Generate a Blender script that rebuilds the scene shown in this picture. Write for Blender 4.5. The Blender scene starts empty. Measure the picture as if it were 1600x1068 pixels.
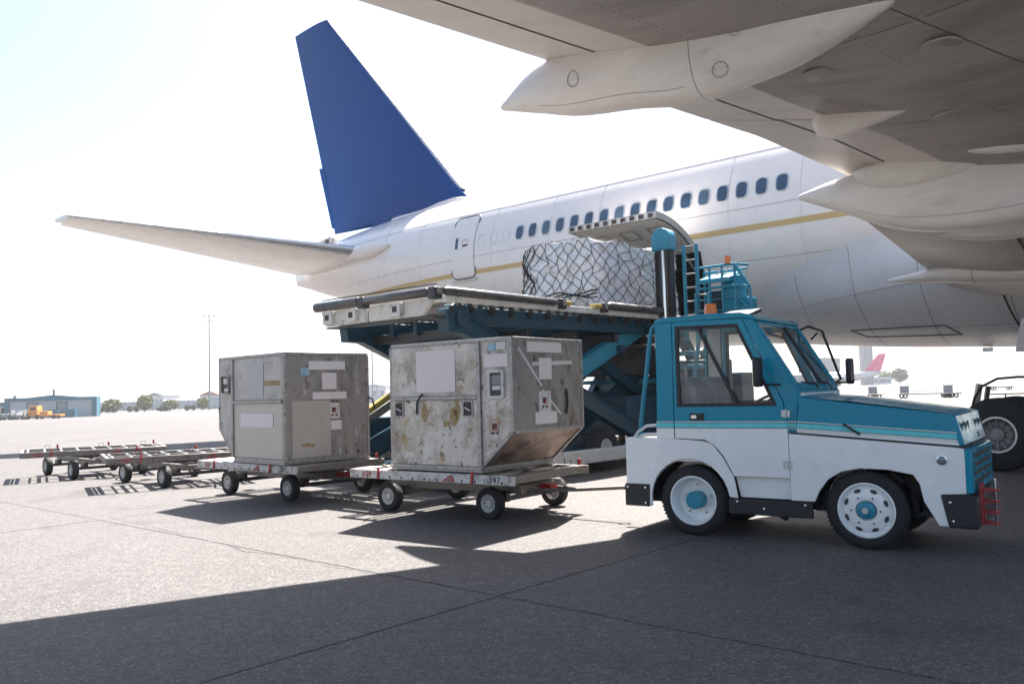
import bpy, bmesh, math, random
from math import sin, cos, pi, sqrt, asin, acos, atan2, radians, atan, exp
from mathutils import Vector, Matrix, noise
random.seed(7)
C = bpy.context.scene.collection
SC = bpy.context.scene

# ------------------------------------------------------------------ camera
CAMZ = 1.63
PITCH = atan(76 / 1333.0); ROLL = radians(1.56)
fw = Vector((0, cos(PITCH), sin(PITCH))); up0 = Vector((0, -sin(PITCH), cos(PITCH))); rt0 = Vector((1, 0, 0))
rt = rt0 * cos(ROLL) - up0 * sin(ROLL); up = up0 * cos(ROLL) + rt0 * sin(ROLL)
cam = bpy.data.objects.new('camera', bpy.data.cameras.new('camera')); C.objects.link(cam)
mw = Matrix((rt, up, -fw)).transposed().to_4x4(); mw.translation = (0, 0, CAMZ)
cam.matrix_world = mw
cam.data.sensor_width = 36; cam.data.lens = 30; cam.data.clip_end = 20000; cam.data.clip_start = 0.05
SC.camera = cam

# ------------------------------------------------------------------ sky and sun
SUNV = Vector((0.21, 0.59, 1.0)).normalized()
el = asin(SUNV.z); az = atan2(SUNV.x, SUNV.y)
w = bpy.data.worlds.new('World'); SC.world = w; w.use_nodes = True
nt = w.node_tree; nt.nodes.clear()
sky = nt.nodes.new('ShaderNodeTexSky'); sky.sky_type = 'NISHITA'; sky.sun_disc = False
sky.sun_elevation = el; sky.sun_rotation = az; sky.air_density = 1.0; sky.dust_density = 2.4; sky.ozone_density = 1.0
bgn = nt.nodes.new('ShaderNodeBackground'); bgn.inputs['Strength'].default_value = 0.064
out = nt.nodes.new('ShaderNodeOutputWorld')
nt.links.new(sky.outputs[0], bgn.inputs[0]); nt.links.new(bgn.outputs[0], out.inputs[0])
sl = bpy.data.lights.new('sun', 'SUN'); sl.energy = 5.0; sl.angle = radians(0.5); sl.color = (1.0, 0.955, 0.90)
so = bpy.data.objects.new('sun', sl); C.objects.link(so); so.location = (30, 80, 120)
so.rotation_euler = (-SUNV).to_track_quat('-Z', 'Y').to_euler()
SC.view_settings.view_transform = 'Standard'; SC.view_settings.look = 'None'
SC.view_settings.exposure = 2.0; SC.view_settings.gamma = 1.0; SC.view_settings.use_curve_mapping = False
SC.cycles.max_bounces = 8; SC.cycles.volume_bounces = 1; SC.cycles.transparent_max_bounces = 12

# ------------------------------------------------------------------ materials
def mat(name, col, rough=0.5, metal=0.0, var=0.0, vs=3.0, bump=0.0, bs=40.0, dirt=None, coat=0.0, stretch=(1, 1, 1), spec=0.5, emit=0):
    m = bpy.data.materials.new(name); m.use_nodes = True
    n = m.node_tree.nodes; L = m.node_tree.links
    b = n['Principled BSDF']
    b.inputs['Base Color'].default_value = (*col, 1); b.inputs['Roughness'].default_value = rough
    b.inputs['Metallic'].default_value = metal; b.inputs['Coat Weight'].default_value = coat
    b.inputs['Specular IOR Level'].default_value = spec
    if emit:
        b.inputs['Emission Color'].default_value = (*col, 1); b.inputs['Emission Strength'].default_value = emit
    tc = n.new('ShaderNodeTexCoord'); mp = n.new('ShaderNodeMapping'); mp.inputs['Scale'].default_value = stretch
    L.new(tc.outputs['Object'], mp.inputs[0]); cur = None
    def ns(scale, detail=5, rough_=0.6):
        t = n.new('ShaderNodeTexNoise'); t.inputs['Scale'].default_value = scale
        t.inputs['Detail'].default_value = detail; t.inputs['Roughness'].default_value = rough_
        L.new(mp.outputs[0], t.inputs['Vector']); return t
    if var:
        t = ns(vs); r = n.new('ShaderNodeValToRGB')
        r.color_ramp.elements[0].position = 0.3; r.color_ramp.elements[1].position = 0.7
        r.color_ramp.elements[0].color = (*[c * (1 - var) for c in col], 1)
        r.color_ramp.elements[1].color = (*[min(1, c * (1 + var)) for c in col], 1)
        L.new(t.outputs[0], r.inputs[0]); cur = r.outputs[0]
        rr = n.new('ShaderNodeMapRange'); rr.inputs[1].default_value = .3; rr.inputs[2].default_value = .7
        rr.inputs[3].default_value = max(0, rough - .12); rr.inputs[4].default_value = min(1, rough + .12)
        L.new(t.outputs[0], rr.inputs[0]); L.new(rr.outputs[0], b.inputs['Roughness'])
    for d in (dirt or []):           # (colour, scale, lo, hi, strength)
        dc, ds, lo, hi, st = d[:5]
        t = ns(ds, 8, 0.7); mr = n.new('ShaderNodeMapRange')
        mr.inputs[1].default_value = lo; mr.inputs[2].default_value = hi; mr.inputs[4].default_value = st
        L.new(t.outputs[0], mr.inputs[0])
        mx = n.new('ShaderNodeMix'); mx.data_type = 'RGBA'
        L.new(mr.outputs[0], mx.inputs[0])
        if cur: L.new(cur, mx.inputs[6])
        else: mx.inputs[6].default_value = (*col, 1)
        mx.inputs[7].default_value = (*dc, 1); cur = mx.outputs[2]
    if cur: L.new(cur, b.inputs['Base Color'])
    if bump:
        t = ns(bs); bp = n.new('ShaderNodeBump'); bp.inputs['Strength'].default_value = 1.0; bp.inputs['Distance'].default_value = bump
        L.new(t.outputs[0], bp.inputs['Height']); L.new(bp.outputs[0], b.inputs['Normal'])
    return m

M = {}
M['plane_white'] = mat('plane_white', (.85, .79, .74), .28, 0, .025, .5, .0015, 1.2, coat=.3, dirt=[((.5, .46, .42), 1.3, .56, .8, .16)])
M['plane_blue'] = mat('plane_blue', (.001, .052, .215), .40, 0, .06, .25, spec=.15)
M['gold'] = mat('gold', (.60, .42, .18), .4)
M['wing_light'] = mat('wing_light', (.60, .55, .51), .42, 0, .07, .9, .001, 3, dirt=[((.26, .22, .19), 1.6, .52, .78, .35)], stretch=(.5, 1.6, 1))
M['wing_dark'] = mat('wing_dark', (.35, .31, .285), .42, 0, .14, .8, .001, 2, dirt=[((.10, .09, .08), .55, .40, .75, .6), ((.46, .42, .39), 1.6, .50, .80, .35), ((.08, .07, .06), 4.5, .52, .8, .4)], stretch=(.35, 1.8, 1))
M['fairing'] = mat('fairing', (.76, .71, .66), .38, 0, .04, 1.1, .0008, 2, dirt=[((.36, .30, .25), 1.2, .46, .78, .45), ((.25, .21, .18), 4.5, .56, .78, .35)], stretch=(.4, 1.4, 1.4))
M['belly'] = mat('belly', (.76, .75, .76), .36, 0, .05, .8, .0015, 1.5, dirt=[((.42, .38, .35), 1.0, .5, .8, .3)])
M['seam_soft'] = mat('seam_soft', (.20, .18, .17), .8)
M['seam'] = mat('seam', (.06, .05, .05), .8)
M['bare'] = mat('bare', (.56, .57, .58), .35, .7, .1, 5)
M['pane_blue'] = mat('pane_blue', (.035, .07, .12), .12, 0, .3, 2.5, coat=.6)
M['pane_shade'] = mat('pane_shade', (.075, .12, .17), .12, 0, .3, 2.5, coat=.6)
M['inner_lining'] = mat('inner_lining', (.42, .41, .38), .6, 0, .15, 4, dirt=[((.15, .13, .1), 5, .55, .7, .5)])
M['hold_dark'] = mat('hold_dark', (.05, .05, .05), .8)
M['black'] = mat('black', (.018, .018, .02), .5, 0, .3, 8)
M['rubber'] = mat('rubber', (.016, .016, .017), .75, 0, .35, 12, .001, 60, dirt=[((.07, .065, .06), 6, .58, .75, .35)])
M['tug_white'] = mat('tug_white', (.88, .87, .85), .22, 0, .035, 2, .0007, 2.5, coat=.4, dirt=[((.45, .44, .42), 2.2, .54, .80, .35), ((.30, .28, .26), 11, .62, .72, .35)])
M['tug_blue'] = mat('tug_blue', (.0, .25, .37), .25, 0, .06, 3, .0008, 2.5, coat=.15, spec=.3, dirt=[((.07, .20, .25), 3, .54, .80, .3), ((.10, .14, .15), 14, .62, .70, .4)])
M['turquoise'] = mat('turquoise', (.12, .62, .66), .3, 0, .04, 6)
M['stripe_white'] = mat('stripe_white', (.72, .72, .68), .35)
M['grey_metal'] = mat('grey_metal', (.22, .22, .22), .5, .5, .2, 9, dirt=[((.1, .07, .05), 14, .58, .7, .5)])
M['chrome'] = mat('chrome', (.75, .75, .75), .12, 1)
M['orange'] = mat('orange', (.85, .20, .015), .25, coat=.6)
M['red'] = mat('red', (.42, .028, .03), .45, 0, .25, 14, dirt=[((.12, .03, .03), 20, .55, .7, .6)])
M['pinkred'] = mat('pinkred', (.62, .045, .16), .4)
M['inner_light'] = mat('inner_light', (.55, .53, .50), .6, 0, .08, 6)
M['seat'] = mat('seat', (.24, .235, .23), .7, 0, .2, 5)
M['lens'] = mat('lens', (.16, .19, .21), .08, 0, .3, 20, .002, 90, coat=1)
M['loader_blue'] = mat('loader_blue', (.006, .048, .078), .42, 0, .18, 3.5, .0008, 9, dirt=[((.02, .03, .04), 2.4, .5, .68, .45), ((.2, .12, .07), 7, .64, .74, .5)])
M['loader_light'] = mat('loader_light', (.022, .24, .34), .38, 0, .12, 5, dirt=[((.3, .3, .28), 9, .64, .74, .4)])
M['loader_white'] = mat('loader_white', (.60, .58, .54), .5, 0, .08, 4, dirt=[((.16, .12, .1), 7, .57, .66, .8), ((.4, .38, .35), 3, .5, .7, .4)])
M['steel_dark'] = mat('steel_dark', (.06, .06, .062), .4, .6, .3, 8, dirt=[((.11, .07, .045), 9, .6, .72, .5)])
M['bumper_tube'] = mat('bumper_tube', (.075, .072, .07), .33, .2, .25, 4, dirt=[((.3, .3, .3), 9, .64, .72, .35)])
M['yellow'] = mat('yellow', (.42, .30, .05), .5, 0, .2, 6, dirt=[((.1, .08, .05), 8, .55, .7, .5)])
M['wood'] = mat('wood', (.36, .22, .10), .7, 0, .3, 10)
M['wrap'] = mat('wrap', (.74, .74, .75), .2, 0, .12, 4, .05, 5, dirt=[((.50, .40, .30), 1.7, .55, .60, .6), ((.34, .34, .36), 3.5, .54, .68, .5), ((.9, .9, .9), 9, .56, .64, .7)], coat=.5)
M['cord'] = mat('cord', (.02, .022, .028), .8)
M['dolly_metal'] = mat('dolly_metal', (.20, .18, .165), .5, .45, .2, 6, .001, 30, dirt=[((.10, .07, .045), 8, .55, .67, .7), ((.45, .43, .4), 11, .62, .7, .4)])
M['dolly_white'] = mat('dolly_white', (.56, .535, .50), .5, 0, .1, 5, dirt=[((.22, .17, .13), 7, .50, .62, .75), ((.12, .08, .06), 16, .57, .64, .8)])
M['roller'] = mat('roller', (.34, .33, .31), .35, .7, .15, 8)
M['cream_rim'] = mat('cream_rim', (.55, .53, .50), .5, 0, .1, 9, dirt=[((.2, .15, .1), 16, .55, .7, .5)])
M['alu'] = mat('alu', (.47, .445, .415), .45, .25, .16, 2.2, .006, 3.5, dirt=[((.19, .165, .14), 2.2, .45, .66, .75), ((.55, .54, .53), 4.5, .56, .66, .5), ((.16, .09, .045), 6.5, .60, .66, .85), ((.06, .055, .05), 15, .62, .68, .8)])
M['alu_white'] = mat('alu_white', (.60, .555, .49), .45, .1, .10, 2.4, .005, 4, dirt=[((.24, .20, .155), 1.8, .44, .62, .85), ((.66, .63, .59), 3.0, .53, .60, .65), ((.38, .24, .10), 4.2, .555, .61, .75), ((.09, .07, .055), 8.5, .585, .63, .85), ((.05, .045, .04), 26, .60, .66, .85)])
M['alu_dark'] = mat('alu_dark', (.33, .30, .28), .5, .3, .2, 2.0, .010, 3.0, dirt=[((.11, .10, .09), 1.9, .45, .62, .75), ((.50, .47, .45), 5, .585, .63, .8), ((.25, .12, .065), 4.5, .58, .64, .7), ((.04, .035, .03), 9, .60, .64, .8)], stretch=(1, 1, .55))
M['alu_slant'] = mat('alu_slant', (.36, .26, .21), .5, .3, .3, 2.5, .012, 4, dirt=[((.07, .06, .055), 3.0, .48, .60, .85), ((.42, .38, .35), 6, .6, .65, .7), ((.26, .10, .06), 7, .58, .64, .6)])
M['alu_clean'] = mat('alu_clean', (.44, .415, .38), .40, .4, .10, 3, .002, 12, dirt=[((.30, .20, .11), 3.0, .62, .7, .5), ((.6, .6, .6), 9, .6, .7, .3)])
M['edge_alu'] = mat('edge_alu', (.34, .325, .31), .42, .6, .25, 14, .001, 60, dirt=[((.10, .08, .06), 12, .55, .64, .8)])
M['label_grey'] = mat('label_grey', (.72, .66, .64), .75)
M['label_mid'] = mat('label_mid', (.48, .47, .46), .75)
M['label_white'] = mat('label_white', (.62, .60, .57), .6, 0, .1, 12, dirt=[((.3, .2, .15), 16, .6, .7, .6)])
M['light_blue'] = mat('light_blue', (.25, .45, .56), .5, 0, .3, 30, dirt=[((.55, .57, .58), 28, .5, .6, .8)])
M['ink_red'] = mat('ink_red', (.50, .05, .045), .6, dirt=[((.5, .45, .42), 60, .56, .64, .6)])
M['ink_black'] = mat('ink_black', (.025, .025, .027), .6)
M['ink_blue'] = mat('ink_blue', (.03, .13, .24), .5)
M['mark_brown'] = mat('mark_brown', (.30, .19, .06), .7, 0, .3, 20, dirt=[((.45, .43, .4), 30, .5, .6, .6)])
M['far_white'] = mat('far_white', (.62, .63, .63), .6, 0, .05, .2)
M['far_wall'] = mat('far_wall', (.40, .45, .47), .7, 0, .05, .1)
M['far_teal'] = mat('far_teal', (.025, .14, .20), .6, 0, .1, .2)
M['far_grey'] = mat('far_grey', (.28, .29, .30), .7, 0, .1, .2)
M['roof_red'] = mat('roof_red', (.40, .16, .12), .8)
M['truck_orange'] = mat('truck_orange', (.75, .28, .04), .4, 0, .1, 1)
M['pole'] = mat('pole', (.24, .27, .30), .5, .3)
M['bark'] = mat('bark', (.10, .075, .05), .9, 0, .2, 3)
M['leaf_dark'] = mat('leaf_dark', (.05, .065, .035), .8, 0, .3, .8)
M['leaf_light'] = mat('leaf_light', (.16, .19, .07), .8, 0, .3, .8)
M['hill'] = mat('hill', (.10, .11, .09), .95, 0, .3, .01)

def glass(name, col, rough=.02, tr=0.9, top=1.0):
    m = bpy.data.materials.new(name); m.use_nodes = True; n = m.node_tree.nodes; L = m.node_tree.links
    b = n['Principled BSDF']; b.inputs['Base Color'].default_value = (*col, 1); b.inputs['Roughness'].default_value = rough
    b.inputs['Transmission Weight'].default_value = 0; b.inputs['Specular IOR Level'].default_value = .6
    tb = n.new('ShaderNodeBsdfTransparent'); tb.inputs[0].default_value = (*[c ** .035 for c in col], 1)
    mx = n.new('ShaderNodeMixShader'); fr0 = n.new('ShaderNodeLayerWeight'); fr0.inputs[0].default_value = .5; fr = n.new('ShaderNodeMath'); fr.operation = 'POWER'; fr.inputs[1].default_value = 4.5; L.new(fr0.outputs['Facing'], fr.inputs[0])
    mr = n.new('ShaderNodeMapRange'); mr.inputs[3].default_value = 1 - tr; mr.inputs[4].default_value = top
    L.new(fr.outputs[0], mr.inputs[0]); L.new(mr.outputs[0], mx.inputs[0])
    gl = n.new('ShaderNodeBsdfGlossy'); gl.inputs['Roughness'].default_value = rough; gl.inputs[0].default_value = (.9, .92, .95, 1)
    L.new(tb.outputs[0], mx.inputs[1]); L.new(gl.outputs[0], mx.inputs[2])
    L.new(mx.outputs[0], n['Material Output'].inputs[0]); return m
M['glass'] = glass('glass', (.30, .36, .36), .02, .97)
M['lens_clear'] = glass('lens_clear', (.01, .1, .2), .12, .96, .12)

def ground_mat(name, base, tone=(1, 1, 1)):
    m = bpy.data.materials.new(name); m.use_nodes = True; n = m.node_tree.nodes; L = m.node_tree.links
    b = n['Principled BSDF']; geo = n.new('ShaderNodeNewGeometry'); b.inputs['Roughness'].default_value = .75
    b.inputs['Specular IOR Level'].default_value = .35
    def nz(s, d=4, r=.6):
        t = n.new('ShaderNodeTexNoise'); t.inputs['Scale'].default_value = s; t.inputs['Detail'].default_value = d
        t.inputs['Roughness'].default_value = r; L.new(geo.outputs['Position'], t.inputs['Vector']); return t
    def mix(fac, a, bcol, typ='MIX'):
        mx = n.new('ShaderNodeMix'); mx.data_type = 'RGBA'; mx.blend_type = typ
        if hasattr(fac, 'is_linked') or hasattr(fac, 'links'): L.new(fac, mx.inputs[0])
        else: mx.inputs[0].default_value = fac
        for i, q in ((6, a), (7, bcol)):
            if isinstance(q, tuple): mx.inputs[i].default_value = (*q, 1)
            else: L.new(q, mx.inputs[i])
        return mx.outputs[2]
    def rng(o, lo, hi, a=0, c=1):
        mr = n.new('ShaderNodeMapRange'); mr.inputs[1].default_value = lo; mr.inputs[2].default_value = hi
        mr.inputs[3].default_value = a; mr.inputs[4].default_value = c; L.new(o, mr.inputs[0]); return mr.outputs[0]
    c = mix(rng(nz(.25, 6).outputs[0], .3, .7), tuple(x * .80 for x in base), tuple(x * 1.14 for x in base))
    c = mix(rng(nz(2.2, 7, .7).outputs[0], .42, .8, 0, .35), c, tuple(x * .55 for x in base))
    v = n.new('ShaderNodeTexVoronoi'); v.inputs['Scale'].default_value = 62; L.new(geo.outputs['Position'], v.inputs['Vector'])
    # exposed aggregate: each stone its own tone, darker matrix between
    sp = n.new('ShaderNodeSeparateColor'); L.new(v.outputs['Color'], sp.inputs[0])
    st = mix(rng(sp.outputs[0], .0, 1.0), tuple(x * .30 for x in base), tuple(min(1, x * 1.95) for x in base))
    sel = rng(v.outputs['Distance'], .3, .6, .85, 0.15)
    c = mix(sel, c, st)
    c = mix(rng(nz(17, 5, .75).outputs[0], .40, .66, .55, 0), c, tuple(x * .45 for x in base))
    c = mix(rng(nz(7, 5, .75).outputs[0], .52, .72, 0, .5), c, tuple(x * 1.7 for x in base))
    v2 = n.new('ShaderNodeTexVoronoi'); v2.inputs['Scale'].default_value = 40; L.new(geo.outputs['Position'], v2.inputs['Vector'])
    sp2 = n.new('ShaderNodeSeparateColor'); L.new(v2.outputs['Color'], sp2.inputs[0])
    pick = n.new('ShaderNodeMath'); pick.operation = 'GREATER_THAN'; pick.inputs[1].default_value = .80; L.new(sp2.outputs[0], pick.inputs[0])
    near = n.new('ShaderNodeMath'); near.operation = 'LESS_THAN'; near.inputs[1].default_value = .34; L.new(v2.outputs['Distance'], near.inputs[0])
    both = n.new('ShaderNodeMath'); both.operation = 'MULTIPLY'; L.new(pick.outputs[0], both.inputs[0]); L.new(near.outputs[0], both.inputs[1])
    c = mix(both.outputs[0], c, tuple(min(1, x * 1.9) for x in base))
    # oil and rubber stains
    c = mix(rng(nz(1.1, 5, .7).outputs[0], .56, .70, 0, .40), c, tuple(x * .55 for x in base))
    c = mix(rng(nz(.55, 3).outputs[0], .58, .70, 0, .45), c, tuple(x * .45 for x in base))
    L.new(c, b.inputs['Base Color'])
    bp = n.new('ShaderNodeBump'); bp.inputs['Distance'].default_value = .004; bp.inputs['Strength'].default_value = .8
    L.new(v.outputs['Distance'], bp.inputs['Height']); L.new(bp.outputs[0], b.inputs['Normal'])
    return m
M['concrete'] = ground_mat('concrete', (.112, .1035, .099))
M['joint'] = mat('joint', (.035, .033, .03), .9)

# ------------------------------------------------------------------ mesh builder
class MB:
    def __init__(s): s.v = []; s.f = []; s.sm = []
    def add(s, vs, fs, smooth=False):
        o = len(s.v); s.v += [tuple(x) for x in vs]; s.f += [tuple(o + i for i in f) for f in fs]; s.sm += [smooth] * len(fs); return s
    def box(s, c, d, rot=None):
        c = Vector(c); vs = []
        for x in (-.5, .5):
            for y in (-.5, .5):
                for z in (-.5, .5):
                    p = Vector((x * d[0], y * d[1], z * d[2]))
                    if rot is not None: p = rot @ p
                    vs.append(c + p)
        return s.add(vs, [(0, 1, 3, 2), (4, 6, 7, 5), (0, 4, 5, 1), (2, 3, 7, 6), (0, 2, 6, 4), (1, 5, 7, 3)])
    def bb(s, a, b):
        return s.box([(a[i] + b[i]) / 2 for i in range(3)], [abs(b[i] - a[i]) for i in range(3)])
    def bar(s, a, b, wd, ht, upv=(0, 0, 1)):
        a = Vector(a); b = Vector(b); d = (b - a); L = d.length; d.normalize(); u = Vector(upv)
        x = d.cross(u)
        if x.length < 1e-4: x = d.cross(Vector((1, 0, 0)))
        x.normalize(); z = x.cross(d)
        R = Matrix((x, d, z)).transposed()
        return s.box((a + b) / 2, (wd, L, ht), R)
    def tube(s, pts, r, n=8, closed=False, caps=True):
        pts = [Vector(p) for p in pts]; k = len(pts); rings = []
        prev = None
        for i, p in enumerate(pts):
            a = pts[i - 1] if (i > 0 or closed) else p; b = pts[(i + 1) % k] if (i < k - 1 or closed) else p
            t = (b - a).normalized()
            if prev is None:
                x = t.cross(Vector((0, 0, 1)))
                if x.length < .05: x = t.cross(Vector((1, 0, 0)))
            else: x = prev - t * prev.dot(t)
            x.normalize(); prev = x; y = t.cross(x)
            rr = r[i] if isinstance(r, (list, tuple)) else r
            rings.append([p + (x * cos(2 * pi * j / n) + y * sin(2 * pi * j / n)) * rr for j in range(n)])
        vs = [q for g in rings for q in g]; fs = []
        for i in range(k if closed else k - 1):
            for j in range(n):
                a = i * n + j; b = i * n + (j + 1) % n; c = ((i + 1) % k) * n + (j + 1) % n; d = ((i + 1) % k) * n + j
                fs.append((a, b, c, d))
        s.add(vs, fs, True)
        if caps and not closed:
            s.add(rings[0], [tuple(range(n))]); s.add(rings[-1], [tuple(reversed(range(n)))])
        return s
    def cyl(s, a, b, r, n=16, r2=None):
        return s.tube([a, b], [r, r if r2 is None else r2], n)
    def lathe(s, prof, c, axis='y', n=32):
        # prof: list of (radius, offset along axis)
        c = Vector(c); vs = []
        for (r, h) in prof:
            for j in range(n):
                a = 2 * pi * j / n; q = (r * cos(a), r * sin(a))
                vs.append(c + (Vector((q[0], h, q[1])) if axis == 'y' else Vector((q[0], q[1], h)) if axis == 'z' else Vector((h, q[0], q[1]))))
        fs = []
        for i in range(len(prof) - 1):
            for j in range(n):
                fs.append((i * n + j, i * n + (j + 1) % n, (i + 1) * n + (j + 1) % n, (i + 1) * n + j))
        return s.add(vs, fs, True)
    def prism(s, poly, a, b, plane='xz'):
        # polygon in plane extruded from a to b along the third axis
        def P(p, h): return (p[0], h, p[1]) if plane == 'xz' else (p[0], p[1], h) if plane == 'xy' else (h, p[0], p[1])
        n = len(poly); vs = [P(p, a) for p in poly] + [P(p, b) for p in poly]
        fs = [tuple(range(n)), tuple(reversed(range(n, 2 * n)))] + [(i, i + n, (i + 1) % n + n, (i + 1) % n) for i in range(n)]
        return s.add(vs, fs)
    def frame(s, outer, inner, a, b, plane='xz'):
        def P(p, h): return (p[0], h, p[1]) if plane == 'xz' else (p[0], p[1], h) if plane == 'xy' else (h, p[0], p[1])
        n = len(outer); vs = [P(p, a) for p in outer] + [P(p, a) for p in inner] + [P(p, b) for p in outer] + [P(p, b) for p in inner]
        fs = []
        for i in range(n):
            j = (i + 1) % n
            fs += [(i, j, n + j, n + i), (2 * n + i, 3 * n + i, 3 * n + j, 2 * n + j), (i, 2 * n + i, 2 * n + j, j), (n + i, n + j, 3 * n + j, 3 * n + i)]
        return s.add(vs, fs)
    def grid(s, fn, nu, nv, skip=None, smooth=True, flip=False):
        vs = [fn(i / nu, j / nv) for i in range(nu + 1) for j in range(nv + 1)]; fs = []
        for i in range(nu):
            for j in range(nv):
                if skip and skip(i, j): continue
                f = (i * (nv + 1) + j, (i + 1) * (nv + 1) + j, (i + 1) * (nv + 1) + j + 1, i * (nv + 1) + j + 1)
                fs.append(f[::-1] if flip else f)
        return s.add(vs, fs, smooth)
    def mesh(s, name, m, angle=35):
        me = bpy.data.meshes.new(name); me.from_pydata(s.v, [], s.f); me.materials.append(M[m] if isinstance(m, str) else m)
        bm = bmesh.new(); bm.from_mesh(me); bmesh.ops.recalc_face_normals(bm, faces=bm.faces); bm.to_mesh(me); bm.free()
        me.polygons.foreach_set('use_smooth', [True] * len(me.polygons))
        me.set_sharp_from_angle(angle=radians(angle)); me.update(); return me
    def build(s, name, m, parent=None, bevel=0, angle=35, label=None, kind=None):
        o = bpy.data.objects.new(name, s.mesh(name, m, angle)); C.objects.link(o)
        if parent: o.parent = parent
        if bevel:
            b = o.modifiers.new('bevel', 'BEVEL'); b.width = bevel; b.segments = 2; b.limit_method = 'ANGLE'; b.angle_limit = radians(40)
        if label: o['label'] = label
        if kind: o['kind'] = kind
        return o

def inst(name, mesh, parent, loc=(0, 0, 0), rz=0, matrix=None, label=None):
    o = bpy.data.objects.new(name, mesh); C.objects.link(o); o.parent = parent
    if matrix is not None: o.matrix_local = matrix
    else: o.location = loc; o.rotation_euler = (0, 0, rz)
    if label: o['label'] = label
    return o
def thing(name, label, cat, loc=(0, 0, 0), rz=0, group=None):
    o = bpy.data.objects.new(name, None); C.objects.link(o); o.location = loc; o.rotation_euler = (0, 0, rz)
    o.empty_display_size = .3; o['label'] = label; o['category'] = cat
    if group: o['group'] = group
    return o
def tag(o, label, cat, group=None):
    o['label'] = label; o['category'] = cat
    if group: o['group'] = group
    return o
def copy_tree(o, parent=None):
    c = o.copy(); C.objects.link(c); c.parent = parent
    for ch in list(o.children): copy_tree(ch, c)
    return c
def text_mesh(txt, size, depth=.0015, shear=0, spacing=1.0):
    cu = bpy.data.curves.new('t', 'FONT'); cu.body = txt; cu.size = size; cu.extrude = depth; cu.align_x = 'CENTER'; cu.align_y = 'CENTER'
    cu.shear = shear; cu.space_character = spacing; cu.offset = size * .012
    o = bpy.data.objects.new('t', cu); C.objects.link(o); bpy.context.view_layer.update()
    me = bpy.data.meshes.new_from_object(o.evaluated_get(bpy.context.evaluated_depsgraph_get()))
    bpy.data.objects.remove(o); return me
def text(txt, size, m, parent, loc, mat3=None, name='lettering', **k):
    me = text_mesh(txt, size, **k); me.materials.clear(); me.materials.append(M[m])
    mt = Matrix.Translation(loc) @ (mat3.to_4x4() if mat3 else Matrix.Rotation(pi / 2, 4, 'X'))
    return inst(name, me, parent, matrix=mt)
def arc(cx, cz, r, a0, a1, n):
    return [(cx + r * cos(radians(a0 + (a1 - a0) * i / n)), cz + r * sin(radians(a0 + (a1 - a0) * i / n))) for i in range(n + 1)]
def rrect(x0, z0, x1, z1, r, n=4):
    p = []
    for cx, cz, a in ((x1 - r, z1 - r, 0), (x0 + r, z1 - r, 90), (x0 + r, z0 + r, 180), (x1 - r, z0 + r, 270)):
        p += arc(cx, cz, r, a, a + 90, n)
    return p
def smooth(a, b, x):
    t = max(0, min(1, (x - a) / (b - a))); return t * t * (3 - 2 * t)
def interp(tab, x, k):
    if x <= tab[0][0]: return tab[0][k]
    for a, b in zip(tab, tab[1:]):
        if x <= b[0]:
            t = (x - a[0]) / (b[0] - a[0]); return a[k] + (b[k] - a[k]) * t
    return tab[-1][k]
def cinterp(tab, x, k):   # smooth Catmull-Rom
    if x <= tab[0][0]: return tab[0][k]
    for i in range(len(tab) - 1):
        if x <= tab[i + 1][0]:
            p1, p2 = tab[i], tab[i + 1]; p0 = tab[max(0, i - 1)]; p3 = tab[min(len(tab) - 1, i + 2)]
            h = p2[0] - p1[0]; t = (x - p1[0]) / h
            m1 = (p2[k] - p0[k]) / max(1e-6, p2[0] - p0[0]) * h; m2 = (p3[k] - p1[k]) / max(1e-6, p3[0] - p1[0]) * h
            return (2 * t**3 - 3 * t**2 + 1) * p1[k] + (t**3 - 2 * t**2 + t) * m1 + (-2 * t**3 + 3 * t**2) * p2[k] + (t**3 - t**2) * m2
    return tab[-1][k]

# ================================================================== GROUND
def terrain(x, y):
    d = sqrt(x * x + y * y); left = 1 - smooth(-.075, .22, x / max(y, 1.0)) if y > 0 else 1
    return -1.4 * smooth(75, 175, d) * left
JA = Vector((.665, .747, 0)).normalized(); JB = Vector((JA.y, -JA.x, 0)); J0 = Vector((-.16, 6.91, 0))
S = 7.5; NS = 8   # slabs on each side of the crossing
me_cache = None
g = MB(); e = S / 2 - .006
g.add([(-e, -e, 0), (e, -e, 0), (e, e, 0), (-e, e, 0), (-e - .0, -e, -.03), (e, -e, -.03), (e, e, -.03), (-e, e, -.03)], [(0, 1, 2, 3), (0, 4, 5, 1), (1, 5, 6, 2), (2, 6, 7, 3), (3, 7, 4, 0)])
slab_mesh = g.mesh('slab', 'concrete')
base = MB(); K = S * NS + .2
cs = [J0 + JA * a + JB * b for a, b in ((-K, -K), (K, -K), (K, K), (-K, K))]
base.add([(c.x, c.y, -.03) for c in cs], [(0, 1, 2, 3)])
apron = base.build('apron_joints', 'joint'); apron['kind'] = 'structure'
for i in range(-NS, NS):
    for j in range(-NS, NS):
        p = J0 + JA * (i + .5) * S + JB * (j + .5) * S
        if i * i + j * j < 5: z = 0
        else: z = random.uniform(-.002, .002)
        o = inst('slab', slab_mesh, apron, (p.x, p.y, z), atan2(JA.y, JA.x))
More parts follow.
